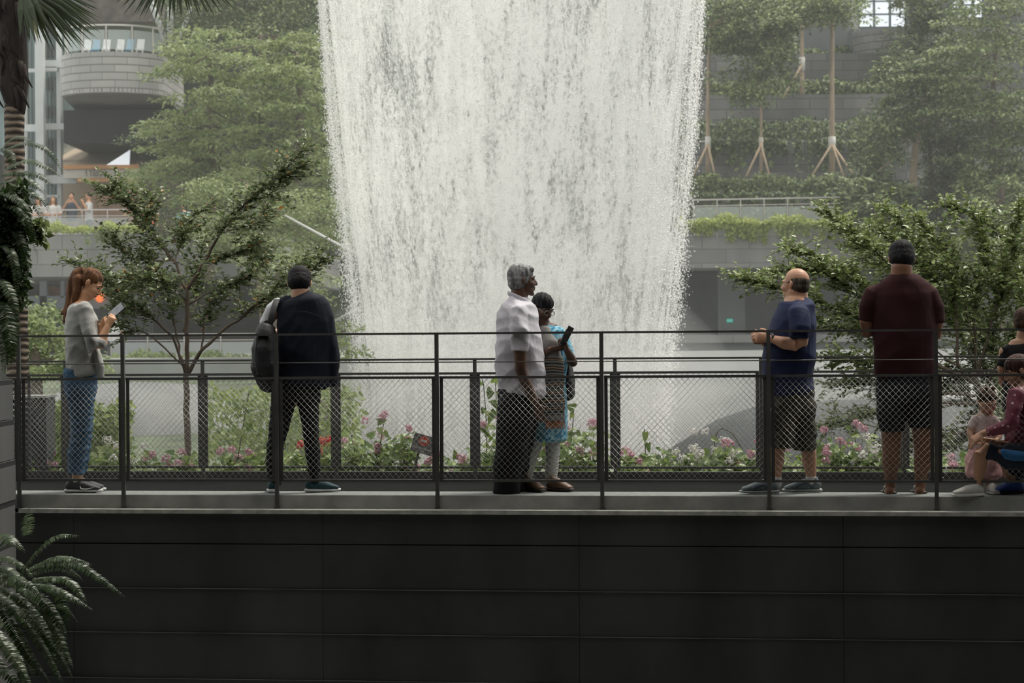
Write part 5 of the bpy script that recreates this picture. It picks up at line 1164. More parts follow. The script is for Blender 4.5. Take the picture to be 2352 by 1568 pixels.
g.T(kur, [(1286, 768, 0, 15), (1300, 800, -.01, 15), (1308, 822, -.02, 14)], cap=1); g.T(kur, [(1228, 770, 0, 15), (1220, 815, -.02, 14)], cap=1)
kb = bpy.data.materials.new('blue_kurta'); kb.use_nodes = True; q = kb.node_tree
tc = node(q, 'ShaderNodeTexCoord'); vo = node(q, 'ShaderNodeTexNoise'); vo.inputs['Scale'].default_value = 42; vo.inputs['Detail'].default_value = 4; cr = node(q, 'ShaderNodeValToRGB')
cr.color_ramp.elements[0].position = .42; cr.color_ramp.elements[0].color = (.03, .28, .46, 1); cr.color_ramp.elements[1].position = .6; cr.color_ramp.elements[1].color = (.35, .62, .72, 1)
e_ = cr.color_ramp.elements.new(.36); e_.color = (.02, .15, .30, 1)
q.links.new(tc.outputs['Object'], vo.inputs[0]); q.links.new(vo.outputs[0], cr.inputs[0]); q.links.new(cr.outputs[0], q.nodes['Principled BSDF'].inputs['Base Color']); q.nodes['Principled BSDF'].inputs['Roughness'].default_value = .8
g.cloth('kurta', kur, kb, 17, .006, .008, 4, 8, 16, .3)
sc_m = bpy.data.materials.new('striped_scarf'); sc_m.use_nodes = True; q = sc_m.node_tree
tc = node(q, 'ShaderNodeTexCoord'); sp = node(q, 'ShaderNodeSeparateXYZ'); q.links.new(tc.outputs['Object'], sp.inputs[0])
nz = node(q, 'ShaderNodeTexNoise'); nz.inputs['Scale'].default_value = 7; q.links.new(tc.outputs['Object'], nz.inputs[0])
ma = node(q, 'ShaderNodeMath', operation='MULTIPLY_ADD'); ma.inputs[1].default_value = .035; q.links.new(nz.outputs[0], ma.inputs[0]); q.links.new(sp.outputs['Z'], ma.inputs[2])
mm = node(q, 'ShaderNodeMath', operation='MULTIPLY'); mm.inputs[1].default_value = 16.5; q.links.new(ma.outputs[0], mm.inputs[0])
fr_ = node(q, 'ShaderNodeMath', operation='FRACT'); q.links.new(mm.outputs[0], fr_.inputs[0]); cr = node(q, 'ShaderNodeValToRGB'); cr.color_ramp.interpolation = 'CONSTANT'
cols = ((0, (.03, .032, .035)), (.2, (.25, .245, .22)), (.34, (.04, .04, .042)), (.5, (.35, .22, .13)), (.66, (.045, .045, .045)), (.8, (.22, .22, .20)))
cr.color_ramp.elements[0].color = (*cols[0][1], 1); cr.color_ramp.elements[1].position = cols[1][0]; cr.color_ramp.elements[1].color = (*cols[1][1], 1)
for p_, c0 in cols[2:]: e_ = cr.color_ramp.elements.new(p_); e_.color = (*c0, 1)
q.links.new(fr_.outputs[0], cr.inputs[0])
ztop, zlow = PZ(818, g.dep), PZ(948, g.dep)
g1 = node(q, 'ShaderNodeMath', operation='GREATER_THAN'); g1.inputs[1].default_value = ztop; q.links.new(ma.outputs[0], g1.inputs[0])
g2 = node(q, 'ShaderNodeMath', operation='LESS_THAN'); g2.inputs[1].default_value = zlow; q.links.new(ma.outputs[0], g2.inputs[0])
ad = node(q, 'ShaderNodeMath', operation='MAXIMUM'); q.links.new(g1.outputs[0], ad.inputs[0]); q.links.new(g2.outputs[0], ad.inputs[1])
mx = node(q, 'ShaderNodeMix', data_type='RGBA'); q.links.new(ad.outputs[0], mx.inputs['Factor']); q.links.new(cr.outputs[0], mx.inputs['A']); mx.inputs['B'].default_value = (.25, .24, .23, 1)
q.links.new(mx.outputs['Result'], q.nodes['Principled BSDF'].inputs['Base Color']); q.nodes['Principled BSDF'].inputs['Roughness'].default_value = .9
s_ = MB(); g.T(s_, [(1244, 756, .05, 22, 12), (1252, 762, -.09, 14, 14), (1262, 790, -.125, 21, 10), (1268, 830, -.13, 25, 10), (1272, 880, -.135, 26, 9), (1275, 930, -.14, 24, 8), (1276, 966, -.14, 23, 7)], n=18, cap=1)
g.T(s_, [(1244, 756, .05, 18, 12), (1236, 770, -.08, 14, 11), (1238, 830, -.12, 14, 9), (1242, 900, -.13, 14, 8), (1244, 958, -.13, 13, 7)], n=14, cap=1)
sc_o = g.cloth('scarf', s_, sc_m, 19, .006, .007, 2, 6, 40, .2)
fg = MB()
for i in range(34): x = 1254 + i * 1.3; fg.bar(g.J(x, 966, -.145), g.J(x + R.uniform(-1.5, 1.5), 982 + R.uniform(-2, 5), -.145 + R.uniform(-.01, .01)), .0022, n=4)
fg.obj('fringe', mk('orange_fringe', (.50, .20, .09), .9, 0, .3, 30), sc_o)
wl = clothm('white_legging', (.62, .61, .58), .8, .05, .3, 24)
j = MB(); g.T(j, [(1240, 960, 0, 22, 22), (1231, 1010, 0, 17, 18), (1218, 1060, 0, 14.5, 16), (1210, 1095, 0, 14, 15), (1211, 1113, 0, 11, 13)], cap=1)
g.T(j, [(1276, 960, 0, 22, 22), (1270, 1012, 0, 18, 19), (1269, 1060, 0, 15.5, 17), (1267, 1092, 0, 14.5, 15), (1267, 1113, 0, 11.5, 13)], cap=1)
g.cloth('leggings', j, wl, 21, .006, .007, 3, 60, 14, 1.4)
tan = mk('bronze_shoe', (.17, .10, .065), .45, 0, .25, 30)
g.shoe(1206, 1137, -.02, (.55, -.8, 0), tan, mk('dark_sole', (.05, .04, .035), .7), .245); g.shoe(1258, 1137, -.02, (.75, -.65, 0), tan, MATS['dark_sole'], .245)
MB().tube([g.J(1311 + 6.5 * math.cos(a), 815 - 8 * math.sin(a) * .6, -.13 - .022 * math.sin(a)) for a in [i * math.pi / 6 for i in range(13)]], .0028, n=6).obj('bracelet', mk('gold', (.8, .5, .2), .25, 1, .05, 9), g.t, True)
phone('black phone in an open case held by the woman with the striped scarf', g.J(1302, 771, -.235), (.46, 0, .88), (-.75, .55, .4), .075, .15, .012, (.05, .05, .06), True)
t = empty('handbag', g.J(1305, 915, .06), 'black handbag hanging at the side of the woman with the striped scarf', 'handbag')
c_ = MB(); g.T(c_, [(1303, 842, .05, 13, 24), (1306, 875, .05, 15, 34), (1305, 905, .05, 16, 34)], n=16)
link('bag', remesh(c_, 'bag', .008, 3, folds(2, .004, 20, 14)), MATS['black_nylon'], t)
MB().tube([g.J(1302, 845, .0), g.J(1298, 800, .03), g.J(1290, 768, .02), g.J(1296, 800, .12), g.J(1304, 845, .1)], [(.012, .004)] * 5, n=8).obj('strap', MATS['black_nylon'], t, True)

# --- balding man in blue T-shirt ----------------------------------------------
g = Fig(1822, .30, 'balding man in a navy blue T-shirt and olive cargo shorts looking toward the waterfall')
b = MB(); C = g.J(1827, 654); g.head(b, C, (-.80, .60, .05), (0, 0, 1), 1.02, fat=1.12)
g.T(b, [(1829, 668, 0, 25, 24), (1830, 695, 0, 28, 26)])
g.T(b, [(1828, 706, 0, 34, 44), (1822, 740, 0, 46, 56), (1814, 800, 0, 54, 56), (1812, 850, 0, 56, 56), (1818, 905, 0, 48, 54)])
g.T(b, [(1800, 915, -.05, 22), (1792, 1000, -.06, 19), (1786, 1035, -.06, 17), (1786, 1055, -.06, 15.5), (1785, 1085, -.06, 10), (1785, 1112, -.06, 9)])
g.T(b, [(1842, 915, .06, 22), (1848, 1000, .06, 19), (1858, 1040, .06, 17.5), (1859, 1060, .06, 16.5), (1863, 1090, .06, 12), (1863, 1112, .06, 11)])
W1 = g.J(1768, 777, -.16)
g.T(b, [(1840, 728, -.20, 18), (1842, 770, -.24, 17), (1840, 790, -.25, 15), (1830, 791, -.25, 15.5), (1800, 787, -.21, 14.5), (1780, 780, -.17, 10), (1768, 777, -.16, 8.5)])
g.T(b, [(1800, 730, .22, 18), (1790, 800, .25, 14), (1760, 790, .08, 10), (1752, 782, -.02, 9)])
g.hand(b, W1, (-.95, .15, .12), (.1, .95, -.1), 1.02, (1.5, 1.45, 1.4, 1.3), -1); g.hand(b, g.J(1752, 782, -.02), (-.8, -.5, .1), (.1, -.6, .3), 1.0, 1.0, 1)
g.skin(b, mk('skin_ruddy', (.56, .30, .19), .48, 0, .08, 14, 0, sub=.1))
Cc, ff, ll, uu, kk = g.hf; M3 = Matrix((ff, ll, uu)).transposed(); h = MB()
for a_, c0, r in ((-.022, .022, (.088, .0790, .068)), (-.034, -.012, (.074, .077, .058))): h.ell(Cc + ff * a_ * kk + uu * c0 * kk, tuple(x * kk for x in r), M3, 18, 12)
link('hair', remesh(h, 'hair', .005, 2), hairm('stubble_hair', (.03, .024, .018), (.13, .10, .078)), g.t)
gm = MB(); gm.bar(Cc + ll * .082 * kk + ff * .0 + uu * .018, Cc + ll * .078 * kk + ff * .105 + uu * .020, .003, n=6); gm.bar(Cc - ll * .082 * kk + uu * .018, Cc - ll * .07 * kk + ff * .105 + uu * .02, .003, n=6)
for sg in (1, -1):
    c = Cc + (ff * .106 + ll * .036 * sg + uu * .010) * kk; gm.tube([c + ll * .028 * math.cos(a) + uu * .018 * math.sin(a) for a in [i * math.pi / 8 for i in range(17)]], .002, side=ff, n=6, cap=1)
gm.obj('eyeglasses', blackm, g.t, True)
blue = clothm('blue_jersey', (.015, .023, .068), .75, .2, .18, 14)
c_ = MB(); g.T(c_, [(1830, 690, 0, 31, 31), (1831, 698, 0, 41, 54), (1828, 716, 0, 46, 62), (1824, 740, 0, 54, 68), (1816, 780, 0, 60, 66), (1812, 820, 0, 62, 66), (1811, 860, 0, 61, 64), (1816, 890, 0, 56, 62), (1818, 902, 0, 55, 61)], n=28, cap=1)
g.T(c_, [(1832, 710, -.10, 22), (1836, 722, -.18, 25), (1838, 756, -.235, 25), (1836, 777, -.245, 22)], cap=1); g.T(c_, [(1822, 712, .10, 22), (1806, 724, .19, 24), (1800, 770, .23, 23)], cap=1)
g.cloth('t_shirt', c_, blue, 23, .009, .008, 4, 12, 14, .5)
MB().tube([g.J(1829 + 29 * math.cos(a), 697 - 9 * math.cos(a), .098 * math.sin(a)) for a in [i * math.pi / 10 for i in range(21)]], [(.007, .004)] * 21, side=(0, 0, 1), n=8, cap=1).obj('neckband', blue, g.t, True)
oliv = clothm('olive_cargo', (.060, .056, .040), .85, .25, .4, 12)
j = MB(); g.T(j, [(1820, 890, 0, 50, 58), (1820, 920, 0, 52, 60), (1820, 945, 0, 50, 58)], n=22, cap=1)
g.T(j, [(1800, 920, -.05, 30, 38), (1799, 975, -.06, 31, 36), (1796, 1026, -.06, 28, 32)], cap=1); g.T(j, [(1842, 920, .06, 30, 38), (1845, 975, .06, 31, 36), (1848, 1032, .06, 30, 32)], cap=1)
g.cloth('cargo_shorts', j, oliv, 25, .010, .008, 3, 24, 20, 1.0)
c_ = MB(); c_.tube([g.J(1786, 950, -.22), g.J(1785, 985, -.225)], [(.05, .02), (.05, .02)], n=10); link('pocket', remesh(c_, 'pocket', .007, 2), oliv, g.t)
gsh = mk('grey_blue_mesh', (.17, .21, .23), .6, 0, .25, 40, .3, 140)
for x, dy, k in ((1784, -.07, 14), (1882, .05, 0)):
    o, p = g.shoe(x + 4, 1136, dy, (-1, .10, 0), gsh, mk('pale_sole', (.42, .43, .42), .6), .285, 1.1)
    MB().tube(bez([p(.06, .03, .038), p(.11, .062, .038), p(.18, .035, .040)], 6), .003, n=6).obj('side_stripe', mk('navy_stripe', (.03, .05, .12), .5), o, True)
k_ = MB(); g.T(k_, [(1785, 1098, -.06, 10.5), (1785, 1110, -.06, 11)]); k_.obj('sock', whitem, g.t, True); k_ = MB(); g.T(k_, [(1863, 1096, .06, 12.5), (1863, 1110, .06, 12.5)]); k_.obj('sock', whitem, g.t, True)
MB().tube([W1 + Vector((.02 + .0, .032 * math.cos(a), .034 * math.sin(a))) for a in [i * math.pi / 8 for i in range(17)]], [(.010, .004)] * 17, side=(1, 0, 0), n=6, cap=1).obj('watch_strap', blackm, g.t, True)

# --- tall man in maroon T-shirt -----------------------------------------------
g = Fig(2072, .28, 'tall man in a dark maroon T-shirt and black shorts seen from behind, hands in front')
b = MB(); C = g.J(2071, 598, .02); g.head(b, C, (0, math.cos(.45), -math.sin(.45)), (0, math.sin(.45), math.cos(.45)), 1.14)
g.T(b, [(2071, 612, -.02, 25, 22), (2071, 640, -.02, 26, 22)])
g.T(b, [(2071, 664, 0, 48, 24), (2074, 700, 0, 72, 38), (2077, 780, 0, 62, 36), (2079, 860, 0, 60, 38), (2080, 890, 0, 60, 40)])
g.T(b, [(2048, 900, 0, 33), (2048, 985, 0, 25), (2048, 1030, 0, 22), (2047, 1060, 0, 22), (2045, 1100, 0, 13), (2044, 1125, 0, 11)]); g.T(b, [(2112, 900, 0, 33), (2120, 985, 0, 26), (2122, 1030, 0, 23), (2120, 1060, 0, 22), (2114, 1100, 0, 13), (2113, 1125, 0, 11)])
for x in (2044, 2113): g.T(b, [(x, 1128, -.02, 10, 14), (x, 1131, .10, 13, 10), (x, 1131, .19, 14, 8)], side=(1, 0, 0))
g.T(b, [(1998, 690, 0, 18), (1990, 740, .01, 16), (1992, 762, .04, 14), (2015, 758, .22, 10), (2040, 745, .28, 8)]); g.T(b, [(2143, 690, 0, 18), (2152, 740, .01, 16), (2150, 766, .04, 14), (2125, 760, .22, 10), (2100, 745, .28, 8)])
g.hand(b, g.J(2040, 745, .28), (.8, .2, .2), (0, -.4, 1), 1, .8, 1); g.hand(b, g.J(2100, 745, .28), (-.8, .2, .2), (0, -.4, 1), 1, .8, -1)
g.skin(b, mk('skin_olive', (.24, .115, .065), .5, 0, .08, 14, 0)); g.shorthair(black_hair, 1.03, .5)
mar = clothm('maroon_jersey', (.036, .009, .010), .85, .15, .18, 12)
c_ = MB(); g.T(c_, [(2071, 630, -.01, 31, 28), (2071, 640, -.005, 48, 34), (2072, 655, 0, 66, 38), (2073, 675, 0, 74, 43), (2075, 730, 0, 75, 46), (2077, 800, 0, 72, 46), (2078, 862, 0, 72, 46)], n=28, cap=1)
g.T(c_, [(2030, 666, 0, 22), (2006, 676, 0, 23), (1994, 706, 0, 22), (1991, 736, .01, 20)], cap=1); g.T(c_, [(2112, 666, 0, 22), (2136, 676, 0, 23), (2148, 706, 0, 22), (2150, 738, .01, 20)], cap=1)
g.cloth('t_shirt', c_, mar, 27, .008, .008, 5, 10, 16, .5)
j = MB(); g.T(j, [(2080, 850, 0, 66, 44), (2081, 890, 0, 70, 46), (2081, 915, 0, 70, 46)], n=22, cap=1)
g.T(j, [(2046, 900, 0, 36, 40), (2047, 950, 0, 33, 37), (2049, 988, 0, 31, 34)], cap=1); g.T(j, [(2115, 900, 0, 36, 40), (2118, 950, 0, 33, 37), (2119, 980, 0, 33, 35)], cap=1)
g.cloth('shorts', j, clothm('black_navy', (.012, .014, .020), .85, .2), 29, .006, .008, 4, 10, 16, .4)
for x in (2044, 2113):
    q = g.J(x, 1134, .07); q.z = .0015; o = MB().tube([q + Vector((0, -.10, .008)), q + Vector((0, 0, .008)), q + Vector((0, .14, .008))], [(.040, .008), (.038, .008), (.050, .008)], n=14).obj('sandal', blackm, g.t, True)
    MB().tube([q + Vector((-.048, .02, .01)), q + Vector((-.03, .06, .05)), q + Vector((0, .10, .045)), q + Vector((.03, .06, .05)), q + Vector((.048, .02, .01))], [(.009, .003)] * 5, side=(0, 1, 0), n=6).obj('strap', blackm, o, True)

# --- boy at the right edge ----------------------------------------------------
g = Fig(2352, .62, 'dark-haired boy in a black T-shirt half cut off at the right edge')
b = MB(); C = g.J(2353, 744, .02); g.head(b, C, (.15, math.cos(.25), -.25), (0, .25, 1), .93)
g.T(b, [(2352, 765, 0, 17, 16), (2352, 785, 0, 18, 17)]); g.T(b, [(2352, 795, 0, 40, 22), (2352, 860, 0, 42, 30), (2352, 930, 0, 40, 30), (2352, 960, 0, 40, 32)])
for x in (2332, 2374): g.T(b, [(x, 960, 0, 22), (x, 1040, 0, 15), (x, 1110, 0, 10)])
g.T(b, [(2308, 806, 0, 13), (2302, 850, 0, 11), (2304, 880, .02, 10), (2320, 880, .15, 8)]); g.T(b, [(2396, 806, 0, 13), (2402, 850, 0, 11), (2400, 880, .02, 10), (2380, 880, .15, 8)])
g.hand(b, g.J(2320, 880, .15), (.8, .3, 0), (0, 0, 1), .8, .6, 1); g.hand(b, g.J(2380, 880, .15), (-.8, .3, 0), (0, 0, 1), .8, .6, -1)
g.skin(b, skin_t); g.shorthair(hairm('dark_brown_hair', (.018, .012, .009), (.09, .055, .035)), 1.08, .6)
c_ = MB(); g.T(c_, [(2352, 786, 0, 21, 20), (2352, 793, 0, 40, 26), (2352, 810, 0, 50, 30), (2352, 870, 0, 50, 34), (2352, 945, 0, 50, 35)], n=24, cap=1)
g.T(c_, [(2330, 800, 0, 15), (2312, 804, 0, 16), (2304, 840, 0, 16)], cap=1); g.T(c_, [(2374, 800, 0, 15), (2392, 804, 0, 16), (2400, 840, 0, 16)], cap=1); g.cloth('t_shirt', c_, blk, 31, .006, .008)
j = MB(); g.T(j, [(2352, 940, 0, 44, 36), (2352, 965, 0, 46, 36)], cap=1)
for x in (2331, 2374): g.T(j, [(x, 960, 0, 24, 28), (x, 1040, 0, 22, 24)], cap=1)
g.cloth('shorts', j, MATS['black_navy'], 33, .005, .008); 
for x in (2330, 2374): g.shoe(x, 1130, -.03, (-.1, 1, 0), mk('cobalt_shoe', (.02, .07, .28), .6, 0, .2, 30), blackm, .23)

# --- toddler --------------------------------------------------------------------
g = Fig(2262, .36, 'toddler girl with topknot, pale pink top and tutu before the crouching woman')
b = MB(); C = g.J(2267, 922); g.head(b, C, (.15, -.80, -.52), (0, -.45, .85), .82, fat=1.2, nose=.9)
g.T(b, [(2264, 945, .02, 11), (2262, 962, .02, 12)]); g.T(b, [(2262, 962, .02, 26, 18), (2262, 990, .02, 28, 22), (2260, 1030, .02, 28, 24)])
g.T(b, [(2250, 1045, .02, 14), (2249, 1090, .02, 11), (2248, 1122, .02, 8)]); g.T(b, [(2272, 1045, .03, 14), (2273, 1090, .03, 11), (2274, 1122, .03, 8)])
g.T(b, [(2238, 966, .0, 9), (2228, 990, -.02, 8), (2230, 1004, -.05, 7.5), (2243, 1016, -.10, 6)]); g.T(b, [(2286, 966, .0, 9), (2296, 995, -.02, 8), (2292, 1010, -.06, 7), (2276, 1016, -.10, 6)])
g.hand(b, g.J(2243, 1016, -.10), (.8, -.2, -.2), (0, -.3, 1), .55, .5, 1); g.hand(b, g.J(2276, 1016, -.10), (-.9, -.1, -.1), (0, -.3, 1), .55, .5, -1)
g.skin(b, mk('skin_child', (.60, .34, .22), .5, 0, .05, 14, 0), vox=.005); g.face(black_hair, True)
def ext(mb, e): e(-.01, .04, .125, (.018, .018, .026)); e(-.01, -.02, .128, (.014, .014, .024))
g.shorthair(MATS['dark_brown_hair'], 1.02, .9, -.008, None, .0055, ext)
Cc, ff, ll, uu, kk = g.hf; MB().ell(Cc + uu * .115 * kk - ff * .01 + ll * .03, (.022, .014, .010)).obj('hair_clip', mk('coral_clip', (.75, .22, .15), .4), g.t, True)
pk = clothm('pale_pink_jersey', (.70, .58, .58), .85, .04)
c_ = MB(); g.T(c_, [(2263, 952, .02, 16, 14), (2262, 962, .02, 28, 20), (2262, 990, .02, 31, 24), (2261, 1030, .02, 32, 27)], n=20, cap=1); g.T(c_, [(2240, 964, .0, 12), (2230, 984, -.01, 12)], cap=1); g.T(c_, [(2284, 964, .0, 12), (2294, 984, -.01, 12)], cap=1)
g.cloth('t_shirt', c_, pk, 35, .004, .006, 3)
c_ = MB(); g.T(c_, [(2261, 1024, .02, 30, 26), (2260, 1050, .02, 40, 36), (2258, 1092, .02, 44, 40)], n=26, cap=1); g.cloth('tutu', c_, mk('pink_tulle', (.75, .42, .42), .8, 0, .1, 20), 37, .010, .007, 1, 3, 60, .05)
for x in (2247, 2274): g.shoe(x, 1131, -.06, (-.5 if x < 2260 else .2, -1, 0), mk('offwhite_canvas', (.55, .54, .50), .7, 0, .1, 30), whitem, .14, .6)

# --- crouching woman --------------------------------------------------------------
g = Fig(2315, .14, 'woman in maroon floral-sleeved jacket crouching beside the toddler')
b = MB(); C = g.J(2337, 853, 0); g.head(b, C, (-.93, -.12, -.33), (-.3, 0, .95), .96, nose=.9)
g.T(b, [(2345, 875, 0, 15, 15), (2350, 892, 0, 16, 18)]); g.T(b, [(2352, 905, 0, 30, 40), (2362, 950, 0, 38, 46), (2372, 1000, 0, 38, 44), (2378, 1045, 0, 42, 50)])
W1 = g.J(2256, 996, -.16)
g.T(b, [(2332, 912, -.15, 14), (2326, 950, -.18, 13), (2322, 975, -.19, 12), (2300, 985, -.18, 11), (2272, 991, -.17, 8.5), (2256, 996, -.16, 7.5)])
g.T(b, [(2345, 915, .15, 14), (2335, 970, .16, 12), (2318, 1022, .06, 10), (2290, 1016, .0, 8), (2278, 1012, -.01, 7)])
g.hand(b, W1, (-.78, -.05, -.55), (.15, .6, -.7), .92, (.35, .4, .5, .6), 1, .3); g.hand(b, g.J(2278, 1012, -.01), (-.95, -.1, .15), (0, -.3, -.9), .9, .5, -1)
g.T(b, [(2374, 1050, -.09, 28), (2310, 1046, -.10, 24), (2262, 1034, -.10, 19), (2254, 1040, -.10, 17), (2250, 1080, -.09, 14), (2247, 1112, -.09, 9), (2246, 1122, -.09, 8)])
g.T(b, [(2376, 1060, .10, 28), (2335, 1068, .12, 24), (2312, 1074, .12, 19), (2318, 1090, .12, 15), (2330, 1105, .12, 11), (2336, 1118, .12, 9)])
g.T(b, [(2250, 1126, -.09, 8), (2232, 1129, -.09, 7)], side=(0, 1, 0))
g.skin(b, skin_t); g.face(black_hair, True)
def ext(mb, e): e(-.065, 0, -.06, (.05, .062, .07)); e(-.07, 0, -.11, (.035, .05, .05))
g.shorthair(hairm('umber_hair', (.02, .012, .010), (.10, .055, .045)), 1.03, 1.1, 0, None, .006, ext)
fl = bpy.data.materials.new('maroon_floral'); fl.use_nodes = True; q = fl.node_tree; tc = node(q, 'ShaderNodeTexCoord'); nz = node(q, 'ShaderNodeTexVoronoi'); nz.inputs['Scale'].default_value = 24; nz.inputs['Randomness'].default_value = 1
n2 = node(q, 'ShaderNodeTexNoise'); n2.inputs['Scale'].default_value = 55; q.links.new(tc.outputs['Object'], n2.inputs[0])
cr = node(q, 'ShaderNodeValToRGB'); cr.color_ramp.elements[0].color = (.62, .50, .50, 1); cr.color_ramp.elements[0].position = .38; cr.color_ramp.elements[1].color = (.15, .025, .05, 1); cr.color_ramp.elements[1].position = .48
ml = node(q, 'ShaderNodeMath', operation='ADD'); q.links.new(tc.outputs['Object'], nz.inputs[0]); m5 = node(q, 'ShaderNodeMath', operation='MULTIPLY'); m5.inputs[1].default_value = .5
q.links.new(n2.outputs[0], m5.inputs[0]); q.links.new(nz.outputs['Distance'], ml.inputs[0]); q.links.new(m5.outputs[0], ml.inputs[1]); q.links.new(ml.outputs[0], cr.inputs[0]); q.links.new(cr.outputs[0], q.nodes['Principled BSDF'].inputs['Base Color']); q.nodes['Principled BSDF'].inputs['Roughness'].default_value = .6
mj = clothm('maroon_satin', (.13, .022, .042), .55, .15, .2, 12)
c_ = MB(); g.T(c_, [(2347, 884, 0, 20, 22), (2350, 894, 0, 32, 44), (2356, 930, 0, 42, 54), (2366, 985, 0, 46, 54), (2374, 1040, 0, 50, 58)], n=24, cap=1); g.T(c_, [(2345, 912, .14, 19), (2336, 970, .16, 16), (2322, 1014, .07, 14)], cap=1)
g.cloth('jacket', c_, mj, 39, .008, .008, 4, 16, 12)
c_ = MB(); g.T(c_, [(2344, 902, -.08, 19), (2334, 908, -.14, 21), (2327, 945, -.18, 18.5), (2322, 972, -.19, 18), (2302, 983, -.18, 16), (2266, 992, -.165, 11)], cap=1)
g.cloth('floral_sleeve', c_, fl, 41, .006, .007, 3, 20, 14)
nv = clothm('navy_denim', (.018, .022, .035), .85, .25)
j = MB(); g.T(j, [(2380, 1040, 0, 46, 56), (2378, 1075, 0, 44, 54)], cap=1); g.T(j, [(2374, 1050, -.09, 33), (2310, 1048, -.10, 30), (2268, 1036, -.10, 23)], cap=1); g.T(j, [(2376, 1062, .10, 33), (2335, 1070, .12, 28), (2312, 1076, .12, 22)], cap=1)
g.cloth('trousers', j, nv, 43, .006, .008, 3, 20, 14)
c_ = MB(); g.T(c_, [(2352, 1052, -.12, 16, 30), (2312, 1042, -.19, 12, 12), (2300, 1034, -.2, 7, 7)], side=(0, 0, 1), cap=1); g.cloth('shirt_hem', c_, clothm('blue_shirt_hem', (.03, .12, .28), .8, .2), 45, .006, .007, 2)
g.shoe(2258, 1131, -.09, (-1, -.1, 0), MATS['offwhite_canvas'], whitem, .235, .8); g.shoe(2352, 1131, .10, (-1, -.1, 0), MATS['cobalt_shoe'], blackm, .235)

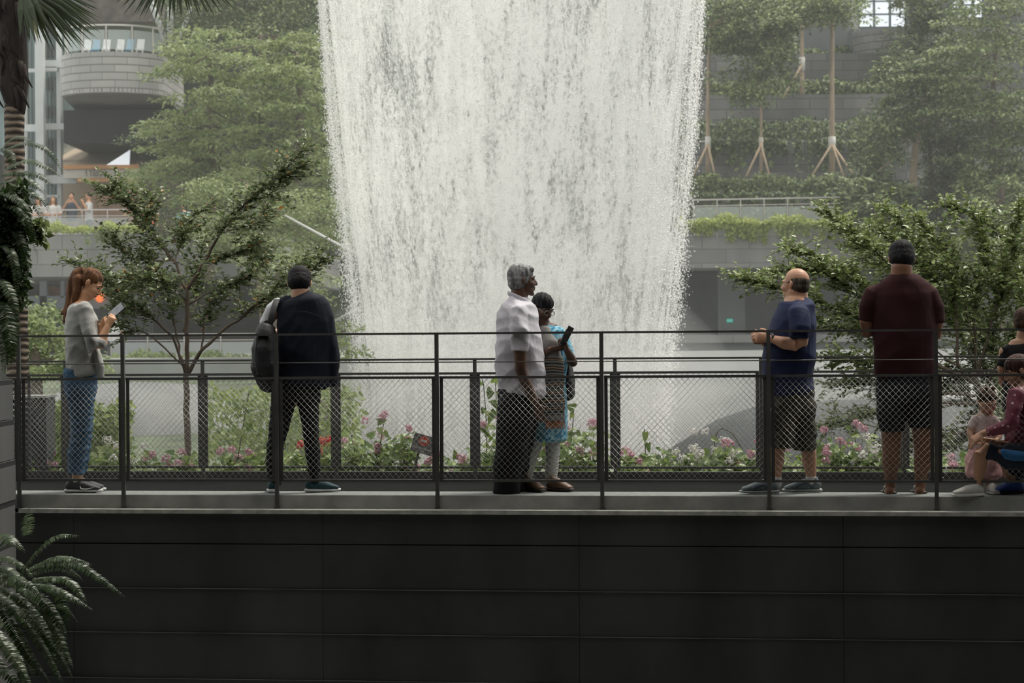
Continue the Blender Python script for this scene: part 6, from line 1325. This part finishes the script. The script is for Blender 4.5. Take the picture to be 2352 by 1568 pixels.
# ---------------------------------------------------------------- far people on the terrace
ZT = PZ(532, 63) + .005
def far_person(label, px, pyfeet, d, top, low, hair, hgt=1.65, face=(0, -1, 0), arms='down', hl=False):
    s = d / FPX; base = P(px, pyfeet, d); base.z = ZT if d > 70 else base.z; t = empty('person', base, label, 'person'); k = hgt / 1.7
    f = Vector(face).normalized(); l = Vector((0, 0, 1)).cross(f)
    def q(x, y, z): return base + (l * x + f * y + Vector((0, 0, z))) * k
    b = MB(); M3 = Matrix((f, l, Vector((0, 0, 1)))).transposed()
    b.ell(q(0, .01, 1.60), (.095 * k, .075 * k, .115 * k), M3); b.ell(q(0, .10, 1.585), (.02, .013, .016)); b.tube([q(0, 0, 1.42), q(0, 0, 1.52)], .055)
    b.tube([q(0, 0, .88), q(0, 0, 1.1), q(0, 0, 1.38)], [(.15, .1), (.13, .09), (.17, .09)], side=l)
    for sg in (1, -1):
        b.tube([q(.09 * sg, 0, .88), q(.09 * sg, .01, .48), q(.09 * sg, 0, .06)], [.085, .06, .04]); b.tube([q(.09 * sg, -.03, .04), q(.09 * sg, .14, .03)], .035)
        if arms == 'down': pts = [q(.19 * sg, 0, 1.36), q(.24 * sg, 0, 1.1), q(.22 * sg, .08, .86), q(.21 * sg, .10, .78)]
        elif arms == 'rail': pts = [q(.18 * sg, 0, 1.36), q(.24 * sg, .05, 1.12), q(.12 * sg, .30, 1.1), q(.06 * sg, .34, 1.1)]
        else: pts = [q(.19 * sg, 0, 1.36), q(.28 * sg, .08, 1.14), q(.12 * sg, .20, 1.42), q(.06 * sg, .22, 1.48)]
        b.tube(pts, [.05, .043, .032, .03]); b.ell(pts[-1], (.04, .03, .04))
    link('body', remesh(b, 'body', .014, 2), skin_l, t)
    c = MB().tube([q(0, 0, .84), q(0, 0, 1.1), q(0, 0, 1.36), q(0, 0, 1.43)], [(.18, .13), (.16, .12), (.20, .12), (.09, .08)], side=l, cap=1)
    for sg in (1, -1): c.tube([q(.18 * sg, 0, 1.36), q(.24 * sg, .02, 1.18)], [.065, .06])
    link('top', remesh(c, 'top', .014, 2), top, t)
    c = MB().tube([q(0, 0, .80), q(0, 0, .95)], [(.17, .12), (.16, .12)], side=l)
    for sg in (1, -1): c.tube([q(.09 * sg, 0, .85), q(.09 * sg, .01, .48), q(.09 * sg, 0, .12)], [.10, .08, .065])
    link('trousers', remesh(c, 'trousers', .014, 2), low, t)
    h = MB().ell(q(0, -.015, 1.64), (.098 * k, .088 * k, .09 * k), M3)
    if hl: h.tube([q(0, -.05, 1.62), q(0, -.08, 1.45), q(.0, -.05, 1.28)], [(.09, .06), (.10, .05), (.09, .03)], side=l); h.tube([q(.07, .02, 1.6), q(.09, .06, 1.35)], .03); h.tube([q(-.07, .02, 1.6), q(-.09, .06, 1.35)], .03)
    link('hair', remesh(h, 'hair', .012, 1), hair, t); return t
wt_ = clothm('white_top', (.72, .72, .70)); khaki = clothm('khaki', (.38, .30, .20)); dk = clothm('dark_skirt', (.06, .06, .07)); dkt = clothm('slate_tee', (.10, .12, .15)); lb = clothm('light_blue_tee', (.22, .50, .60)); rd = clothm('coral_top', (.55, .18, .10))
far_person('far woman in white with long brown hair beside the pink bags on the terrace', 123, 548, 73, wt_, khaki, brown_hair, 1.55, (.1, -1, 0), 'rail', True)
far_person('far woman in white behind the fern tips, nearest the palm trunk', 88, 548, 73.2, wt_, khaki, brown_hair, 1.55, (.3, -1, 0), 'rail', True)
far_person('far man in a dark slogan T-shirt raising a camera on the left terrace', 165, 548, 73.4, dkt, khaki, black_hair, 1.68, (.1, -1, 0), 'up')
far_person('far man in a white shirt with a backpack turned left on the terrace', 205, 548, 73.6, wt_, dk, black_hair, 1.70, (-1, -.3, 0), 'up')
far_person('far person in light blue stretching an arm to the side beside the layered tree', 420, 545, 74, lb, dk, black_hair, 1.35, (-.6, -1, 0), 'rail')
far_person('far person in coral at the dim right end of the left terrace', 345, 548, 74.3, rd, dk, black_hair, 1.55, (.5, -1, 0), 'down')
far_person('far person in coral behind the upper leaves of the small tree', 305, 548, 74.2, rd, dk, black_hair, 1.60, (-.5, -1, 0), 'rail')
far_person('far pale-dressed person standing on the lower plaza behind the glass balustrade', 262, 852, 60, wt_, dk, brown_hair, 1.5, (.2, -1, 0), 'down', True)
for x, w_, hh, lb_ in ((112, 24, 38, 'pink shopping bag leaning under the far terrace rail, the taller left one'), (143, 18, 28, 'pink shopping bag leaning under the far terrace rail, the shorter right one')):
    s_ = 72.9 / FPX; q = P(x, 543, 72.9); q.z = ZT; o = local(MB().box(q.x - w_ * s_ / 2, q.x + w_ * s_ / 2, 72.85, 72.98, q.z, q.z + hh * s_), q).obj('shopping_bag', mk('coral_paper', (.75, .33, .22), .7, 0, .05, 9)); o.location = q; tag(o, lb_, 'bag')
